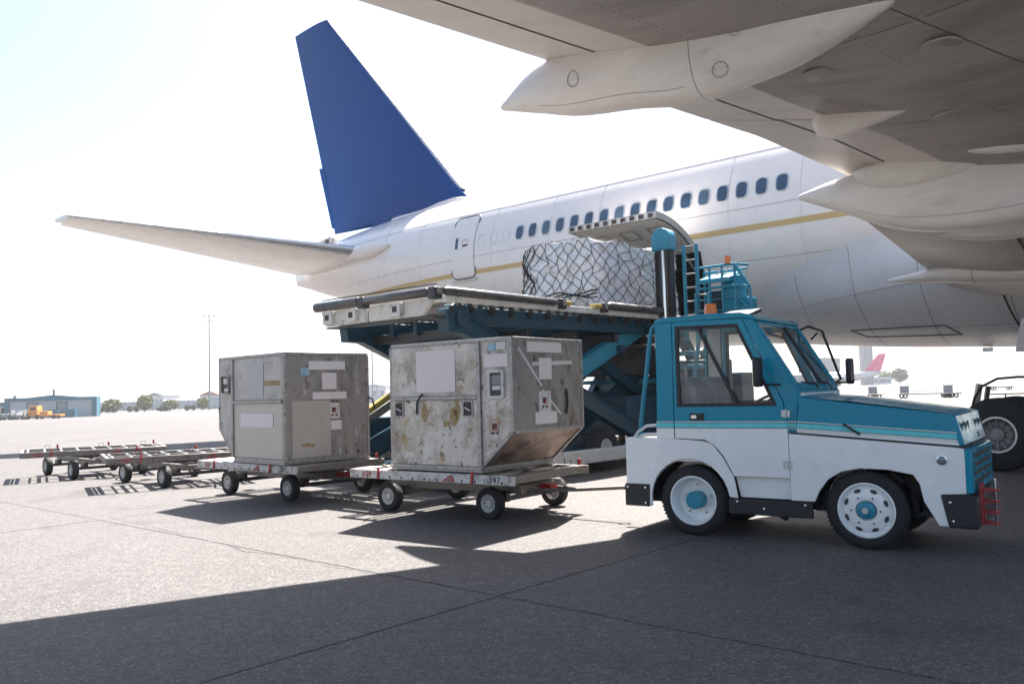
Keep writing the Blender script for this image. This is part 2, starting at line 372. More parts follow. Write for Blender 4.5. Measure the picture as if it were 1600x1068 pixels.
# the apron beyond the slabs and the land, in rings out of the slab square
ring = MB(); ks = [S * NS, 66, 75, 90, 110, 140, 180, 240, 340, 500, 800, 1500, 3000, 6000, 12000]; n = 96
for k in ks:
    for j in range(n):
        t = j / n * 4; q = int(t); f = (t - q) * 2 - 1
        a, b = [(-1 * 1, f), (f, 1), (1, -f), (-f, -1)][q]
        # blend the square towards a circle
        bl = smooth(60, 400, k); d = sqrt(a * a + b * b); a2 = a * (1 - bl) + a / d * bl; b2 = b * (1 - bl) + b / d * bl
        p = J0 + JA * a2 * k + JB * b2 * k
        ring.v.append((p.x, p.y, terrain(p.x, p.y)))
for i in range(len(ks) - 1):
    for j in range(n):
        ring.f.append((i * n + j, i * n + (j + 1) % n, (i + 1) * n + (j + 1) % n, (i + 1) * n + j)); ring.sm.append(True)
o = ring.build('ground', 'concrete'); o['kind'] = 'structure'
# crack that wanders across the slabs
def crack(pts, wd):
    m = MB(); L = []
    for a, b in zip(pts, pts[1:]):
        for t in range(6):
            q = Vector((*a, 0)).lerp(Vector((*b, 0)), t / 6); L.append(q + Vector((random.uniform(-.012, .012), random.uniform(-.015, .015), 0)))
    vs = []
    for q in L: ww = wd * random.uniform(.4, 1.2); vs += [(q.x, q.y - ww, .004), (q.x, q.y + ww, .004)]
    m.add(vs, [(2 * i, 2 * i + 1, 2 * i + 3, 2 * i + 2) for i in range(len(L) - 1)])
    return m
for pts, wd in (([(-3.35, 9.75), (-2.9, 9.2), (-2.5, 8.95), (-1.9, 8.35)], .006), ([(-5.8, 12.2), (-4.6, 11.0), (-3.35, 9.75)], .005), ([(-1.9, 8.35), (-1.1, 7.7), (-.6, 7.35)], .004)):
    o = crack(pts, wd).build('crack', 'joint', apron)

for a, b in ((J0 - JA * 9, J0 + JA * 5), (J0 - JB * 12, J0 + JB * 6)):
    n_ = 26; pts = [((a.lerp(b, k / n_)).x + random.uniform(-.006, .006), (a.lerp(b, k / n_)).y + random.uniform(-.006, .006)) for k in range(n_ + 1)]
    crack(pts, .006).build('crack', 'joint', apron)
# ================================================================== AIRLINER
TH = atan2(.667, -.745); A0 = Vector((2.27, 28.41, 0))
T = Vector((-.745, .667, 0)).normalized(); N = Vector((-.667, -.745, 0)).normalized()
plane = thing('airliner', 'large white airliner with blue tail fin, gold stripe and open cargo door', 'airliner', A0, TH)
FS = [(-46, 6.2, 5.2, .3), (-44, 7.2, 4.2, 1.4), (-41, 8.2, 3.2, 2.3), (-37, 8.7, 2.8, 2.85), (-33, 8.75, 2.75, 3.0), (-3.2, 8.75, 2.75, 3.0), (0, 8.75, 2.92, 2.99), (3, 8.74, 3.45, 2.9),
      (6, 8.70, 4.15, 2.6), (9, 8.60, 4.85, 2.1), (12, 8.38, 5.6, 1.42), (14, 8.15, 6.1, .9), (15.4, 7.9, 6.5, .42), (16.25, 7.65, 6.72, .10)]
def fsec(s):
    if s <= -3.2: t = interp(FS, s, 1), interp(FS, s, 2), interp(FS, s, 3)
    else: t = cinterp(FS, s, 1), cinterp(FS, s, 2), cinterp(FS, s, 3)
    return t
def fpt(s, a, off=0):
    top, bot, hw = fsec(s); zc = (top + bot) / 2; hh = (top - bot) / 2
    nrm = Vector((0, sin(a) / hw, cos(a) / hh)).normalized()
    return Vector((s, hw * sin(a), zc + hh * cos(a))) + nrm * off
def fz(s, z, off=0, side=1):
    top, bot, hw = fsec(s); zc = (top + bot) / 2; hh = (top - bot) / 2
    c = max(-1, min(1, (z - zc) / hh)); return fpt(s, side * acos(c), off)
DS0, DS1, DZ0, DZ1 = -6.25, -3.45, 3.35, 5.12     # cargo door opening
ang0 = acos((DZ1 - 5.75) / 3); ang1 = acos((DZ0 - 5.75) / 3)
ss = [-46, -45, -44, -43, -42, -41, -40, -38.5, -37, -35, -33] + [-30, -26, -22, -18, -14, -10, -8, DS0] + [DS0 + (DS1 - DS0) * i / 4 for i in (1, 2, 3, 4)] + [-3.2 + .6 * i for i in range(0, 31)] + [15.2, 15.6, 16, 16.25]
ss = sorted(set(round(x, 3) for x in ss))
aa = [ang0 * i / 14 for i in range(14)] + [ang0 + (ang1 - ang0) * i / 6 for i in range(7)] + [ang1 + (2 * pi - ang1) * i / 44 for i in range(1, 45)]
na = len(aa) - 1
def skipf(i, j):
    return DS0 - .01 <= ss[i] < DS1 - .01 and ang0 - .001 <= aa[j] < ang1 - .001
f = MB(); vs = [fpt(s, a) for s in ss for a in aa]; fs = []
for i in range(len(ss) - 1):
    for j in range(na):
        if skipf(i, j): continue
        fs.append((i * (na + 1) + j, (i + 1) * (na + 1) + j, (i + 1) * (na + 1) + j + 1, i * (na + 1) + j + 1))
f.add(vs, fs, True)
fus = f.build('fuselage', 'plane_white', plane, angle=60)
def spatch(s0, s1, z0, z1, off, ns=6, nz=10, thick=.012, side=1):
    m = MB(); m.grid(lambda u, v: fz(s0 + (s1 - s0) * u, z0 + (z1 - z0) * v, off, side), ns, nz)
    m.grid(lambda u, v: fz(s0 + (s1 - s0) * u, z0 + (z1 - z0) * v, off - thick, side), ns, nz)
    return m
def outline(poly, r, off=.004, side=1, n=6):
    return MB().tube([fz(p[0], p[1], off, side) for p in poly], r, n, closed=True)
# stripe
m = spatch(-25, 13.2, 5.44, 5.585, .006, 90, 1, .003); m.build('stripe', 'gold', plane)
# lap joints and frame seams, a hair proud like sealant beads
for z in (7.55, 6.02, 4.72):
    MB().tube([fz(s, z, .0) for s in [x * .5 for x in range(-24, 22)]], .005, 4).build('seam', 'seam_soft' if 'seam_soft' in M else 'bare', plane)
for s in (7.2, 4.9, 1.2, -1.2, -3.0, -7.1, -9.0):
    MB().tube([fpt(s, a * .05 + .1) for a in range(0, 58)], .004, 4).build('seam', 'bare', plane)
# cabin windows
def oval(cx, cz, hw, hh, n=20, e=.62):
    return [(cx + hw * math.copysign(abs(cos(2 * pi * i / n)) ** e, cos(2 * pi * i / n)), cz + hh * math.copysign(abs(sin(2 * pi * i / n)) ** e, sin(2 * pi * i / n))) for i in range(n)]
WZ = 6.52
for i in range(17):
    s = -.533 * i
    fr = MB().tube([fz(p[0], p[1], .004) for p in oval(s, WZ, .158, .222)], .020, 8, closed=True).build('window', 'bare', plane)
    pn = MB(); pts = [fz(p[0], p[1], .008) for p in oval(s, WZ, .150, .213)]; cpt = fz(s, WZ, .012)
    pn.add([cpt] + pts, [(0, k + 1, (k + 1) % 20 + 1) for k in range(20)], True); pn.build('pane', 'pane_blue' if i % 5 != 2 else 'pane_shade', fr)
for i in (1, 2, 3):
    outline(oval(.533 * i + .05, WZ, .14, .20), .005, .0).build('plugged_window', 'bare', plane)
# lower pane seen beside the pallet
fr = MB().tube([fz(p[0], p[1], .004) for p in oval(-1.05, 5.28, .20, .16)], .02, 8, closed=True).build('window', 'bare', plane)
pn = MB(); pts = [fz(p[0], p[1], .008) for p in oval(-1.05, 5.28, .18, .145)]
pn.add([fz(-1.05, 5.28, .012)] + pts, [(0, k + 1, (k + 1) % 20 + 1) for k in range(20)], True); pn.build('pane', 'pane_blue', fr)
# rear passenger door
door = spatch(1.98, 3.06, 5.42, 7.42, .022, 8, 16, .03).build('door', 'plane_white', plane)
outline(rrect(1.94, 5.36, 3.10, 7.46, .22, 5), .022, .016, n=8).build('door_frame', 'grey_metal', door)
spatch(2.75, 2.87, 6.35, 6.72, .034, 2, 4, .012).build('door_window', 'pane_blue', door)
spatch(2.28, 2.52, 6.40, 6.46, .034, 2, 2, .012).build('door_handle', 'steel_dark', door)
MB().tube([fz(2.24 + .32 * t, 6.55 + .08 * sin(pi * t), .028) for t in [k / 6 for k in range(7)]], .008, 4).build('door_marking', 'red', door)
spatch(1.92, 3.12, 5.26, 5.33, .05, 4, 2, .05).build('door_sill', 'bare', door)
# cargo hold behind the opening and its frame
m = MB(); p0 = fz(DS0, DZ0); p1 = fz(DS0, DZ1)
yi = -1.6
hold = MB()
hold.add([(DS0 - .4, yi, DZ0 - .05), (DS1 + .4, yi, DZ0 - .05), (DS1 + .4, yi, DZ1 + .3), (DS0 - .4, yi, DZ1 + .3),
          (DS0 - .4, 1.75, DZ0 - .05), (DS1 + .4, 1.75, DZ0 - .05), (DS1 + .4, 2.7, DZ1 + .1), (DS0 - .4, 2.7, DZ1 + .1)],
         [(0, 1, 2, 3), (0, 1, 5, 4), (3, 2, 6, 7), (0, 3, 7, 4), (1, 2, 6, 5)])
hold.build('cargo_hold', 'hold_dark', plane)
def ringpt(t, off):
    n4 = 12; k = int(t * 4) % 4; q = t * 4 - int(t * 4)
    if k == 0: return fz(DS0 + (DS1 - DS0) * q, DZ1, off)
    if k == 1: return fz(DS1, DZ1 + (DZ0 - DZ1) * q, off)
    if k == 2: return fz(DS1 + (DS0 - DS1) * q, DZ0, off)
    return fz(DS0, DZ0 + (DZ1 - DZ0) * q, off)
m = MB(); m.grid(lambda u, v: ringpt(min(u, .9999), .012 - .3 * v), 48, 1); m.build('cargo_door_frame', 'inner_lining', plane)
# cargo door swung up about its top hinge
hinge = fz(-5, DZ1); dl = []
ROT = radians(-143)
def dpt(s, v, off):   # v 0 hinge, 1 lower edge of the door
    a = ang0 + (ang1 - ang0) * v; p = Vector((0, 3.0 * sin(a), 5.75 + 3.0 * cos(a))) + Vector((0, sin(a), cos(a))) * off
    d = p - Vector((0, hinge.y, hinge.z)); c, sn = cos(-ROT), sin(-ROT)
    return Vector((s, hinge.y + .06 + d.y * c - d.z * sn, hinge.z + .05 + d.y * sn + d.z * c))
d0, d1 = DS0 + .04, DS1 - .04
cd = MB().grid(lambda u, v: dpt(d0 + (d1 - d0) * u, v, 0.0), 6, 12).build('cargo_door', 'plane_white', plane)
MB().grid(lambda u, v: dpt(d0 + .06 + (d1 - d0 - .12) * u, .03 + v * .94, -.17), 6, 12).build('door_lining', 'inner_lining', cd)
for s in (d0, d1):
    MB().grid(lambda u, v: dpt(s, v, -.17 * u), 1, 12).build('door_edge', 'inner_lining', cd)
MB().grid(lambda u, v: dpt(d0 + (d1 - d0) * u, 1.0, -.17 * v), 6, 1).build('door_edge', 'inner_lining', cd)
for k in range(10):
    s = d0 + .15 + (d1 - d0 - .3) * k / 9
    q = dpt(s, 1.0, -.085); m = MB(); m.box(q + Vector((0, .012, 0)), (.10, .05, .09)); m.build('latch_recess', 'seam', cd)
    m = MB(); m.box(q + Vector((.09, .02, -.02)), (.05, .08, .13)); m.build('latch', 'loader_white', cd)
for k in range(3):
    s = d0 + .5 + k * .85; q = dpt(s, .55, -.18); dn = dpt(s, .55, -.2) - q
    m = MB(); m.frame([(s - .22, 0), (s + .22, 0), (s + .22, 1), (s - .22, 1)], [(s - .19, .08), (s + .19, .08), (s + .19, .92), (s - .19, .92)], 0, 1)
    vs = []
    for v_ in m.v: vs.append(dpt(v_[0], .42 + .25 * v_[2], -.172 - .012 * v_[1]))
    m.v = vs; m.build('lining_panel', 'grey_metal', cd)
m = MB().tube([dpt(d0 + (d1 - d0) * k / 12, .12, -.22) for k in range(13)], .025, 6); m.build('torque_tube', 'bare', cd)
for s in (d0 + .35, d1 - .35):
    MB().tube([dpt(s, .38, -.17), Vector((s, 2.55, 4.72))], .035, 8).build('door_actuator', 'bare', cd)
# small probe and static details on the crown
MB().bb((-5.2, -.02, 8.74), (-5.0, .02, 9.0)).build('antenna', 'plane_white', plane, .01)
MB().cyl((-9.4, 2.94, 6.9), (-9.4, 3.06, 6.95), .03, 10).build('static_port', 'bare', plane)
# fin
def foil(x, t):   # half thickness of a symmetric section at chord fraction x
    x = max(0, min(1, x)); return 5 * t * (.2969 * sqrt(x) - .126 * x - .3516 * x * x + .2843 * x**3 - .1015 * x**4)
fin_le = [(8.3, 4.0), (9.15, 5.05), (9.5, 5.45), (18.45, 13.6)]      # (z, s)
fin_te = [(8.3, 13.3), (8.9, 13.36), (11.86, 14.22), (18.5, 16.2)]
def finpt(z, x, sd, f0=0.0, f1=1.0):
    a = interp([(p[0], p[1]) for p in fin_le], z, 1); b = interp([(p[0], p[1]) for p in fin_te], z, 1); c = b - a
    xx = f0 + (f1 - f0) * x; return Vector((a + c * xx, sd * c * foil(xx, .095), z))
def finz(u, x): # top edge slopes a little
    return 8.32 + (18.5 - 8.32) * u
def finpart(name, f0, f1, m, z0=8.32, z1=18.48, nx=14):
    g = MB()
    for sd in (1, -1): g.grid(lambda u, v: finpt(z0 + (z1 - z0) * u, v, sd, f0, f1), 24, nx)
    g.grid(lambda u, v: finpt(z1, u, 1 - 2 * v, f0, f1), nx, 1)
    for e_ in (0, 1):
        g.grid(lambda u, v: finpt(z0 + (z1 - z0) * u, e_, 1 - 2 * v, f0, f1), 24, 1)
    return g.build(name, m, plane, angle=50)
finpart('fin', .018, .6638, 'plane_blue'); finpart('fin_leading_edge', 0, .017, 'bare', 9.3)
finpart('rudder', .664, 1.0, 'plane_blue', 8.72)
g = MB(); g.add([(14.15, -.03, 9.0), (14.15, .03, 9.0), (14.72 - .1, 0, 11.85), (13.36, 0.04, 9.0), (13.36, -.04, 9.0)], [(0, 1, 2)]); 
g = MB().prism([(13.2, 8.95), (13.52, 9.0), (14.42, 11.85), (14.1, 11.8)], -.035, .035); g.build('rudder_tab', 'plane_blue', plane, .006)
# exhaust housing of the auxiliary unit at the end of the tail
g = MB().prism([(13.1, 8.1), (14.6, 7.95), (14.3, 8.5), (13.45, 8.62), (13.2, 8.5)], -.22, .22); g.build('tail_exhaust', 'inner_lining', plane, .03)
g = MB().prism([(13.5, 8.2), (13.9, 8.2), (13.8, 8.48), (13.5, 8.52)], .221, .228); g.build('exhaust_mouth', 'seam', plane)
g = MB().prism([(4.0, 8.6), (9.5, 8.4), (9.0, 8.74), (7.5, 8.85), (5.5, 8.98), (4.6, 8.86)], -.42, .42); g.build('fin_fillet', 'plane_white', plane, .12)
# tailplane, both sides
def stab(sd):
    root = (7.9, 15.0, 7.02, 1.0); tip = (14.55, 16.35, 8.30, 10.7)   # LE s, TE s, z, b
    kink = None
    def pt(u, v, w_):
        le = root[0] + (tip[0] - root[0]) * u; te = root[1] + (tip[1] - root[1]) * u; z = root[2] + (tip[2] - root[2]) * u; b = root[3] + (tip[3] - root[3]) * u
        c = te - le; h = c * foil(v, .10 - .02 * u)
        if u > .97: le += 0
        return Vector((le + c * v, sd * b, z + w_ * h))
    def part(name, v0, v1, m, u0=0, u1=1):
        g = MB()
        for w_ in (1, -1): g.grid(lambda u, v: pt(u0 + (u1 - u0) * u, v0 + (v1 - v0) * v, w_), 20, 10)
        for e_ in (v0, v1): g.grid(lambda u, v: pt(u0 + (u1 - u0) * u, e_, 1 - 2 * v), 20, 1)
        for e_ in (u0, u1): g.grid(lambda u, v: pt(e_, v0 + (v1 - v0) * u, 1 - 2 * v), 10, 1)
        return g.build(name, m, plane, angle=50)
    part('tailplane_leading_edge', 0, .055, 'bare', .1); part('tailplane', .058, .70, 'plane_white'); part('elevator', .704, 1, 'plane_white', .0, .965)
    # blunt root fairing ahead of the leading edge
    g = MB(); 
    def rp(u, v):
        a = 2 * pi * v; r = sqrt(max(0, 1 - (1 - u) ** 2)) if u < .3 else sqrt(1 - .49) * (1 - .55 * smooth(.3, 1, u)) + .0
        return Vector((6.75 + 4.0 * u, sd * (2.45 - .35 * u + .34 * r * cos(a)), 7.10 + .44 * r * sin(a)))
    g.grid(rp, 14, 18); g.build('tailplane_root_fairing', 'plane_white', plane, angle=60)
    g = MB().prism([(9.8, 6.0), (10.6, 5.9), (13.6, 6.6), (13.4, 7.2), (9.6, 7.2)], sd * (1.78), sd * (1.80)); 
stab(1); stab(-1)

# ---- wing
LE = [(2.5, -27.0), (10, -20.8), (13, -18.6), (16, -16.5), (30, -6.4)]
TE = [(2.5, -12.0), (7.6, -12.0), (9.5, -11.1), (11.6, -10.4), (13.4, -9.75), (16, -8.65), (20, -7.05), (30, -2.9)]
TZ = [(2.5, 3.75), (4, 4.05), (6, 4.65), (7.6, 5.15), (9.5, 5.72), (11.6, 5.98), (13.4, 6.33), (16, 6.74), (20, 7.25), (30, 8.6)]
def wlo(b, s, sd=1):
    le = interp(LE, b, 1); te = interp(TE, b, 1); tz = interp(TZ, b, 1); c = te - le; t = max(0, min(1, (te - s) / c))
    drop = .072 * c * (sin(pi * t ** 0.85)) ** 1.35 - (.035 * c * smooth(.75, 1, t))
    return Vector((s, sd * b, tz - drop - .02 * min(1, t * 40)))
def wup(b, s, sd=1):
    le = interp(LE, b, 1); te = interp(TE, b, 1); tz = interp(TZ, b, 1); c = te - le; t = max(0, min(1, (te - s) / c))
    return Vector((s, sd * b, tz + .055 * c * (sin(pi * t ** .8)) ** .9 + .035 * c * smooth(.75, 1, t) * 1))
def wsurf(name, m, b0, b1, fa, fb, fn, nb=20, nt_=10, off=0, parent=None, sd=1, thick=0):
    # fa, fb: functions b -> s of the aft and forward bound
    g = MB(); g.grid(lambda u, v: fn(b0 + (b1 - b0) * u, fa(b0 + (b1 - b0) * u) + (fb(b0 + (b1 - b0) * u) - fa(b0 + (b1 - b0) * u)) * v, sd) + Vector((0, 0, -off)), nb, nt_)
    if thick:
        o_ = off - thick
        g.grid(lambda u, v: fn(b0 + (b1 - b0) * u, fa(b0 + (b1 - b0) * u) + (fb(b0 + (b1 - b0) * u) - fa(b0 + (b1 - b0) * u)) * v, sd) + Vector((0, 0, -o_)), nb, nt_)
    return g.build(name, m, parent or plane, angle=60)
te_ = lambda b: interp(TE, b, 1)
le_ = lambda b: interp(LE, b, 1)
for sd in (1, -1):
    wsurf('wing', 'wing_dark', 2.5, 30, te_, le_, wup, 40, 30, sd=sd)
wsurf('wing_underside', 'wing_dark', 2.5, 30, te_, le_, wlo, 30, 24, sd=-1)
# underside skin in strips: flap, closing panel, hinged panel, wing box with its access plates
G = .012
def strip(name, m, b0, b1, da, db, nb=10, nt_=6, off=0.0):
    return wsurf(name, m, b0 + G, b1 - G, lambda b: te_(b) - da - (0 if da == 0 else G), lambda b: te_(b) - db + G, wlo, nb, nt_, off, None, 1, .03)
bks = [7.62, 10.6, 13.2, 17.5, 22, 27.5]
for a, b in zip(bks, bks[1:]):
    strip('flap', 'wing_light', a, b, 0, 1.35 - .02 * a, 12, 6, .012)
    strip('flap_panel', 'wing_light', a, b, 1.35 - .02 * a, 2.35 - .03 * a, 12, 4, .0)
strip('flap_panel', 'wing_light', 2.5, 4.3, 1.5, 2.3, 10, 4, 0)
strip('flap_panel', 'wing_light', 4.3, 7.62, 1.5, 2.3, 10, 4, 0)
boxb = [2.5, 5.0, 7.6, 10.2, 12.8, 15.4, 18.5, 22, 26, 30]
for a, b in zip(boxb, boxb[1:]):
    for k, (f0, f1) in enumerate(((0, .38), (.38, .80))):
        A = lambda bb: te_(bb) - (2.3 if bb < 7.62 else 2.35 - .03 * bb)
        Lf = lambda bb: le_(bb) - A(bb)
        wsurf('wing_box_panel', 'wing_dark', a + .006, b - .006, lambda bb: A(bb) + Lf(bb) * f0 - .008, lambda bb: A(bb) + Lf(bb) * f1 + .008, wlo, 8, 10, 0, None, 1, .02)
wsurf('leading_edge', 'bare', 2.5, 30, lambda b: te_(b) + (le_(b) - te_(b)) * .84, le_, wlo, 30, 8)
wsurf('wing_underside', 'seam', 2.5, 30, te_, le_, lambda b, s, sd: wlo(b, s, sd) + Vector((0, 0, .045)), 30, 20)
for (b, s) in [(12.2, -13.2), (12.2, -14.6), (11.6, -15.8), (10.3, -14.2), (9.0, -15.2), (13.6, -15.4), (14.6, -13.4)]:
    q = wlo(b, s); MB().lathe([(.0, -.012), (.2, -.012), (.215, -.002), (.22, .02)], q, 'z', 24).build('access_plate', 'wing_dark', plane)
# inboard flap, lowered
ft = [(2.6, 3.72, 3.62), (4, 3.88, 3.86), (7.45, 4.42, 4.48)]
def iflap(u, v, w_):
    b = 2.7 + (7.42 - 2.7) * u; z0 = wlo(b, -13.95).z - .03; z1 = 3.62 + (b - 2.6) / 4.85 * .80
    s = -14.0 + 1.95 * v; zz = z0 + (z1 - z0) * v; h = 1.5 * foil(v * .97 + .02, .16)
    return Vector((s, b, zz + w_ * h))
def ifl(u0, u1, name='flap'):
    g = MB()
    for w_ in (1, -1): g.grid(lambda u, v: iflap(u0 + (u1 - u0) * u, v, w_), 10, 10)
    for e_ in (u0, u1): g.grid(lambda u, v: iflap(e_, u, 1 - 2 * v), 10, 1)
    return g.build(name, 'wing_light', plane, angle=55)
ifl(0, .30); ifl(.304, 1.0)
# flap track fairings
def canoe(name, b, tab, m='fairing', yaw=0, split=None, e_=.85):
    # tab: (s, z_bottom, z_top, half width)
    def pt(s, a):
        zb, zt, hw = cinterp(tab, s, 1), cinterp(tab, s, 2), max(.002, cinterp(tab, s, 3)); zc = (zb + zt) / 2; hh = max(.002, (zt - zb) / 2)
        ca, sa = cos(a), sin(a)
        return Vector((s, b + yaw * (s - tab[0][0]) + hw * math.copysign(abs(sa) ** e_, sa), zc + hh * math.copysign(abs(ca) ** e_, ca)))
    s0, s1 = tab[0][0], tab[-1][0]; cuts = [s0] + (split or []) + [s1]; objs = []
    for k in range(len(cuts) - 1):
        a, c = cuts[k], cuts[k + 1]
        if k > 0: a += .012
        g = MB(); g.grid(lambda u, v: pt(a + (c - a) * u, 2 * pi * v), 26, 28)
        for q in (a, c): g.add([pt(q, 2 * pi * j / 28) for j in range(28)], [tuple(range(28))])
        o = g.build(name, m, plane, angle=55); objs.append(o)
    return objs, pt
F1, p1 = canoe('flap_track_fairing', 13.2, [(-15.0, 6.0, 6.6, .05), (-14.3, 5.62, 6.6, .16), (-13.4, 5.32, 6.5, .33), (-12.55, 5.22, 6.55, .40), (-11.9, 5.19, 6.5, .42), (-11.1, 5.34, 6.5, .42), (-10.1, 5.48, 6.42, .36), (-9.4, 5.68, 6.30, .24), (-8.72, 5.88, 5.96, .05)], split=[-12.15])
F2, p2 = canoe('flap_track_fairing', 8.0, [(-18.0, 5.0, 5.7, .05), (-17, 4.6, 5.6, .25), (-15.5, 4.05, 5.5, .42), (-14.5, 3.93, 5.35, .47), (-13.4, 3.97, 5.22, .48), (-12.6, 4.15, 5.15, .44), (-11.85, 4.52, 5.12, .30), (-11.10, 4.87, 4.97, .05)], split=[-12.0 - 3.2])
F3, p3 = canoe('flap_track_fairing', 4.15, [(-17, 3.6, 4.2, .1), (-15.5, 3.45, 4.2, .3), (-14, 3.40, 4.12, .34), (-12.9, 3.48, 4.02, .32), (-12.2, 3.58, 3.88, .24), (-11.3, 3.68, 3.74, .04)], split=[-12.95])
canoe('hinge_fairing', 10.7, [(-14.1, 5.30, 5.5, .03), (-13.4, 5.16, 5.55, .12), (-12.8, 5.06, 5.5, .15), (-12.55, 5.12, 5.5, .12), (-12.48, 5.3, 5.4, .03)])
canoe('hinge_fairing', 8.9, [(-16.4, 5.0, 5.3, .05), (-15.3, 4.82, 5.3, .2), (-14.3, 4.88, 5.25, .2), (-13.3, 5.2, 5.28, .03)])
canoe('hinge_fairing', 8.42, [(-14.6, 5.05, 5.3, .03), (-13.9, 4.78, 5.2, .16), (-13.0, 4.70, 5.2, .2), (-12.4, 4.82, 5.15, .16), (-12.2, 5.0, 5.1, .03)])
canoe('hinge_fairing', 6.4, [(-15.6, 4.2, 4.5, .05), (-14.5, 3.98, 4.5, .18), (-13.5, 4.0, 4.4, .2), (-12.4, 4.35, 4.45, .03)])
for pf, par, s0, s1, al in ((p1, F1[0], -9.6, -12.0, 2.45), (p2, F2[0], -12.2, -16.0, 2.25)):
    MB().tube([pf(s0 + (s1 - s0) * k / 14, al) for k in range(15)], .004, 4).build('panel_joint', 'grey_metal', par)
g = MB()
for (b0, b1, off_) in ((8.4, 17.0, 2.55), (8.4, 17.0, 3.9), (8.4, 17.0, 5.3)):
    for k in range(110):
        b = b0 + (b1 - b0) * k / 109; q = wlo(b, te_(b) - off_); g.box(q + Vector((0, 0, -.002)), (.010, .010, .005))
for bb_ in (10.2, 12.8, 15.4):
    for k in range(60):
        q = wlo(bb_ + .06, te_(bb_) - 2.4 - k * .09); g.box(q + Vector((0, 0, -.002)), (.009, .009, .005))
g.build('wing_fasteners', 'seam', plane, kind='stuff')
for (s, a) in ((-10.35, 1.75), (-12.75, 1.6), (-12.5, 2.35)):
    c0 = p1(s, a); ring_ = [p1(s + .10 * cos(t * pi / 10), a + .19 * sin(t * pi / 10)) for t in range(20)]
    nn = (ring_[5] - c0).cross(ring_[0] - c0).normalized(); nn = nn if nn.y > 0 else -nn
    cv = MB().tube([q + nn * .002 for q in ring_], .004, 4, closed=True).build('inspection_cover', 'grey_metal', F1[0])
    g = MB()
    for q in ring_[::2]: g.box(c0.lerp(q, .8) + nn * .003, (.008, .004, .008))
    g.build('fasteners', 'steel_dark', F1[0], kind='stuff')
# wing-to-body fairing in separate panels
BF = [(-34, 2.9, 3.0), (-30, 2.45, 3.35), (-26, 2.32, 3.6), (-15, 2.32, 3.62), (-12.5, 2.36, 3.5), (-10.5, 2.46, 3.33), (-8.8, 2.58, 3.15), (-7.4, 2.72, 2.97), (-6.9, 2.80, 2.92)]
def bft(s):    # upper limit of the fairing: a curve that sinks towards the tail
    return 2.75 + (5.35 - 2.75) * sqrt(max(0, 1 - ((s + 15) / 8.2) ** 2)) if s > -15 else 5.35
def bpt(s, v, off=0):
    zb, hw = interp(BF, s, 1), interp(BF, s, 2); zt = bft(s)
    if s > -12.5: zb = cinterp(BF[4:], s, 1); hw = cinterp(BF[4:], s, 2)
    a0 = acos(max(-1, min(1, (zt - 5.75) / 3.0))); a = a0 + (pi - a0) * v
    base = Vector((s, 3.0 * sin(a), 5.75 + 3.0 * cos(a)))
    bul = smooth(0, .5, v); n_ = Vector((0, sin(a), cos(a)))
    amt = (hw - 3.0) * sin(min(1, v * 1.15) * pi / 2 * 1.0) * (1 - .0 * v); dz = (2.75 - zb)
    grow = smooth(0, .35, v) * ((hw - 3) * (1 - v) + dz * v * 1.0)
    return base + n_ * (max(grow, 0) + .012 + off)
sb = [-6.95, -8.6, -10.0, -11.5, -13.2, -15.5, -19, -24, -30, -34]; vb = [0, .30, .62, .80, 1.0]
for sd in (1, -1):
    for a, b in zip(sb, sb[1:]):
        for v0, v1 in zip(vb, vb[1:]):
            if sd == -1 and v0 > 0 and False: continue
            g = MB(); gs = .006; gv = .0012
            def bp_(u, v, off=0):
                p = bpt(a - gs + (b + gs - a + gs) * u, v0 + gv + (v1 - v0 - 2 * gv) * v, off); p.y *= sd; return p
            g.grid(lambda u, v: bp_(u, v), 8, 8); g.build('belly_panel', 'belly', plane, angle=60)
    g = MB()
    def bq(u, v):
        p = bpt(-6.95 + (-34 + 6.95) * u, v, -.022); p.y *= sd; return p
    g.grid(bq, 60, 24); g.build('belly_fairing', 'seam_soft', plane, angle=60)
# black edged hatch on the belly, drain mast
hp = [(-9.5, .60), (-11.7, .60), (-11.95, .70), (-9.8, .70)]
g = MB(); L = []
for (a, b) in zip(hp, hp[1:] + hp[:1]):
    for t in range(6): L.append(bpt(a[0] + (b[0] - a[0]) * t / 6, a[1] + (b[1] - a[1]) * t / 6, .006))
g.tube(L, .012, 4, closed=True).build('belly_hatch', 'seam', plane)
g = MB().tube([bpt(-13.05 - .25 * t / 16, .38 + .55 * t / 16, .004) for t in range(17)], .02, 5).build('gear_door_edge', 'seam', plane)
for b in (0.2, .28): MB().bb((-12.3, b, 2.24), (-12.1, b + .03, 2.34)).build('drain_mast', 'bare', plane)
# ---- main landing gear: a bogie with six wheels, each side
def wheel_mesh(R, wd, rimr):
    t = MB().lathe([(rimr, -wd * .42), (rimr + .03, -wd * .5), (R * .86, -wd * .5), (R * .96, -wd * .42), (R, -wd * .25), (R, wd * .25), (R * .96, wd * .42), (R * .86, wd * .5), (rimr + .03, wd * .5), (rimr, wd * .42)], (0, 0, 0), 'y', 48)
    return t
R_ = .635
tm = wheel_mesh(R_, .42, .31)
for k in (-.12, -.04, .04, .12):
    tm.lathe([(R_ + .001, k - .012), (R_ + .004, k - .010), (R_ + .004, k + .010), (R_ + .001, k + .012)], (0, 0, 0), 'y', 48)
tyre_me = tm.mesh('tyre', 'rubber')
rm = MB().lathe([(.315, .18), (.30, .2), (.29, .17), (.22, .10), (.12, .09), (.11, .16), (.0, .17)], (0, 0, 0), 'y', 32)
rm.lathe([(.315, -.18), (.30, -.2), (.29, -.17), (.22, -.10), (.12, -.09), (.11, -.16), (.0, -.17)], (0, 0, 0), 'y', 32)
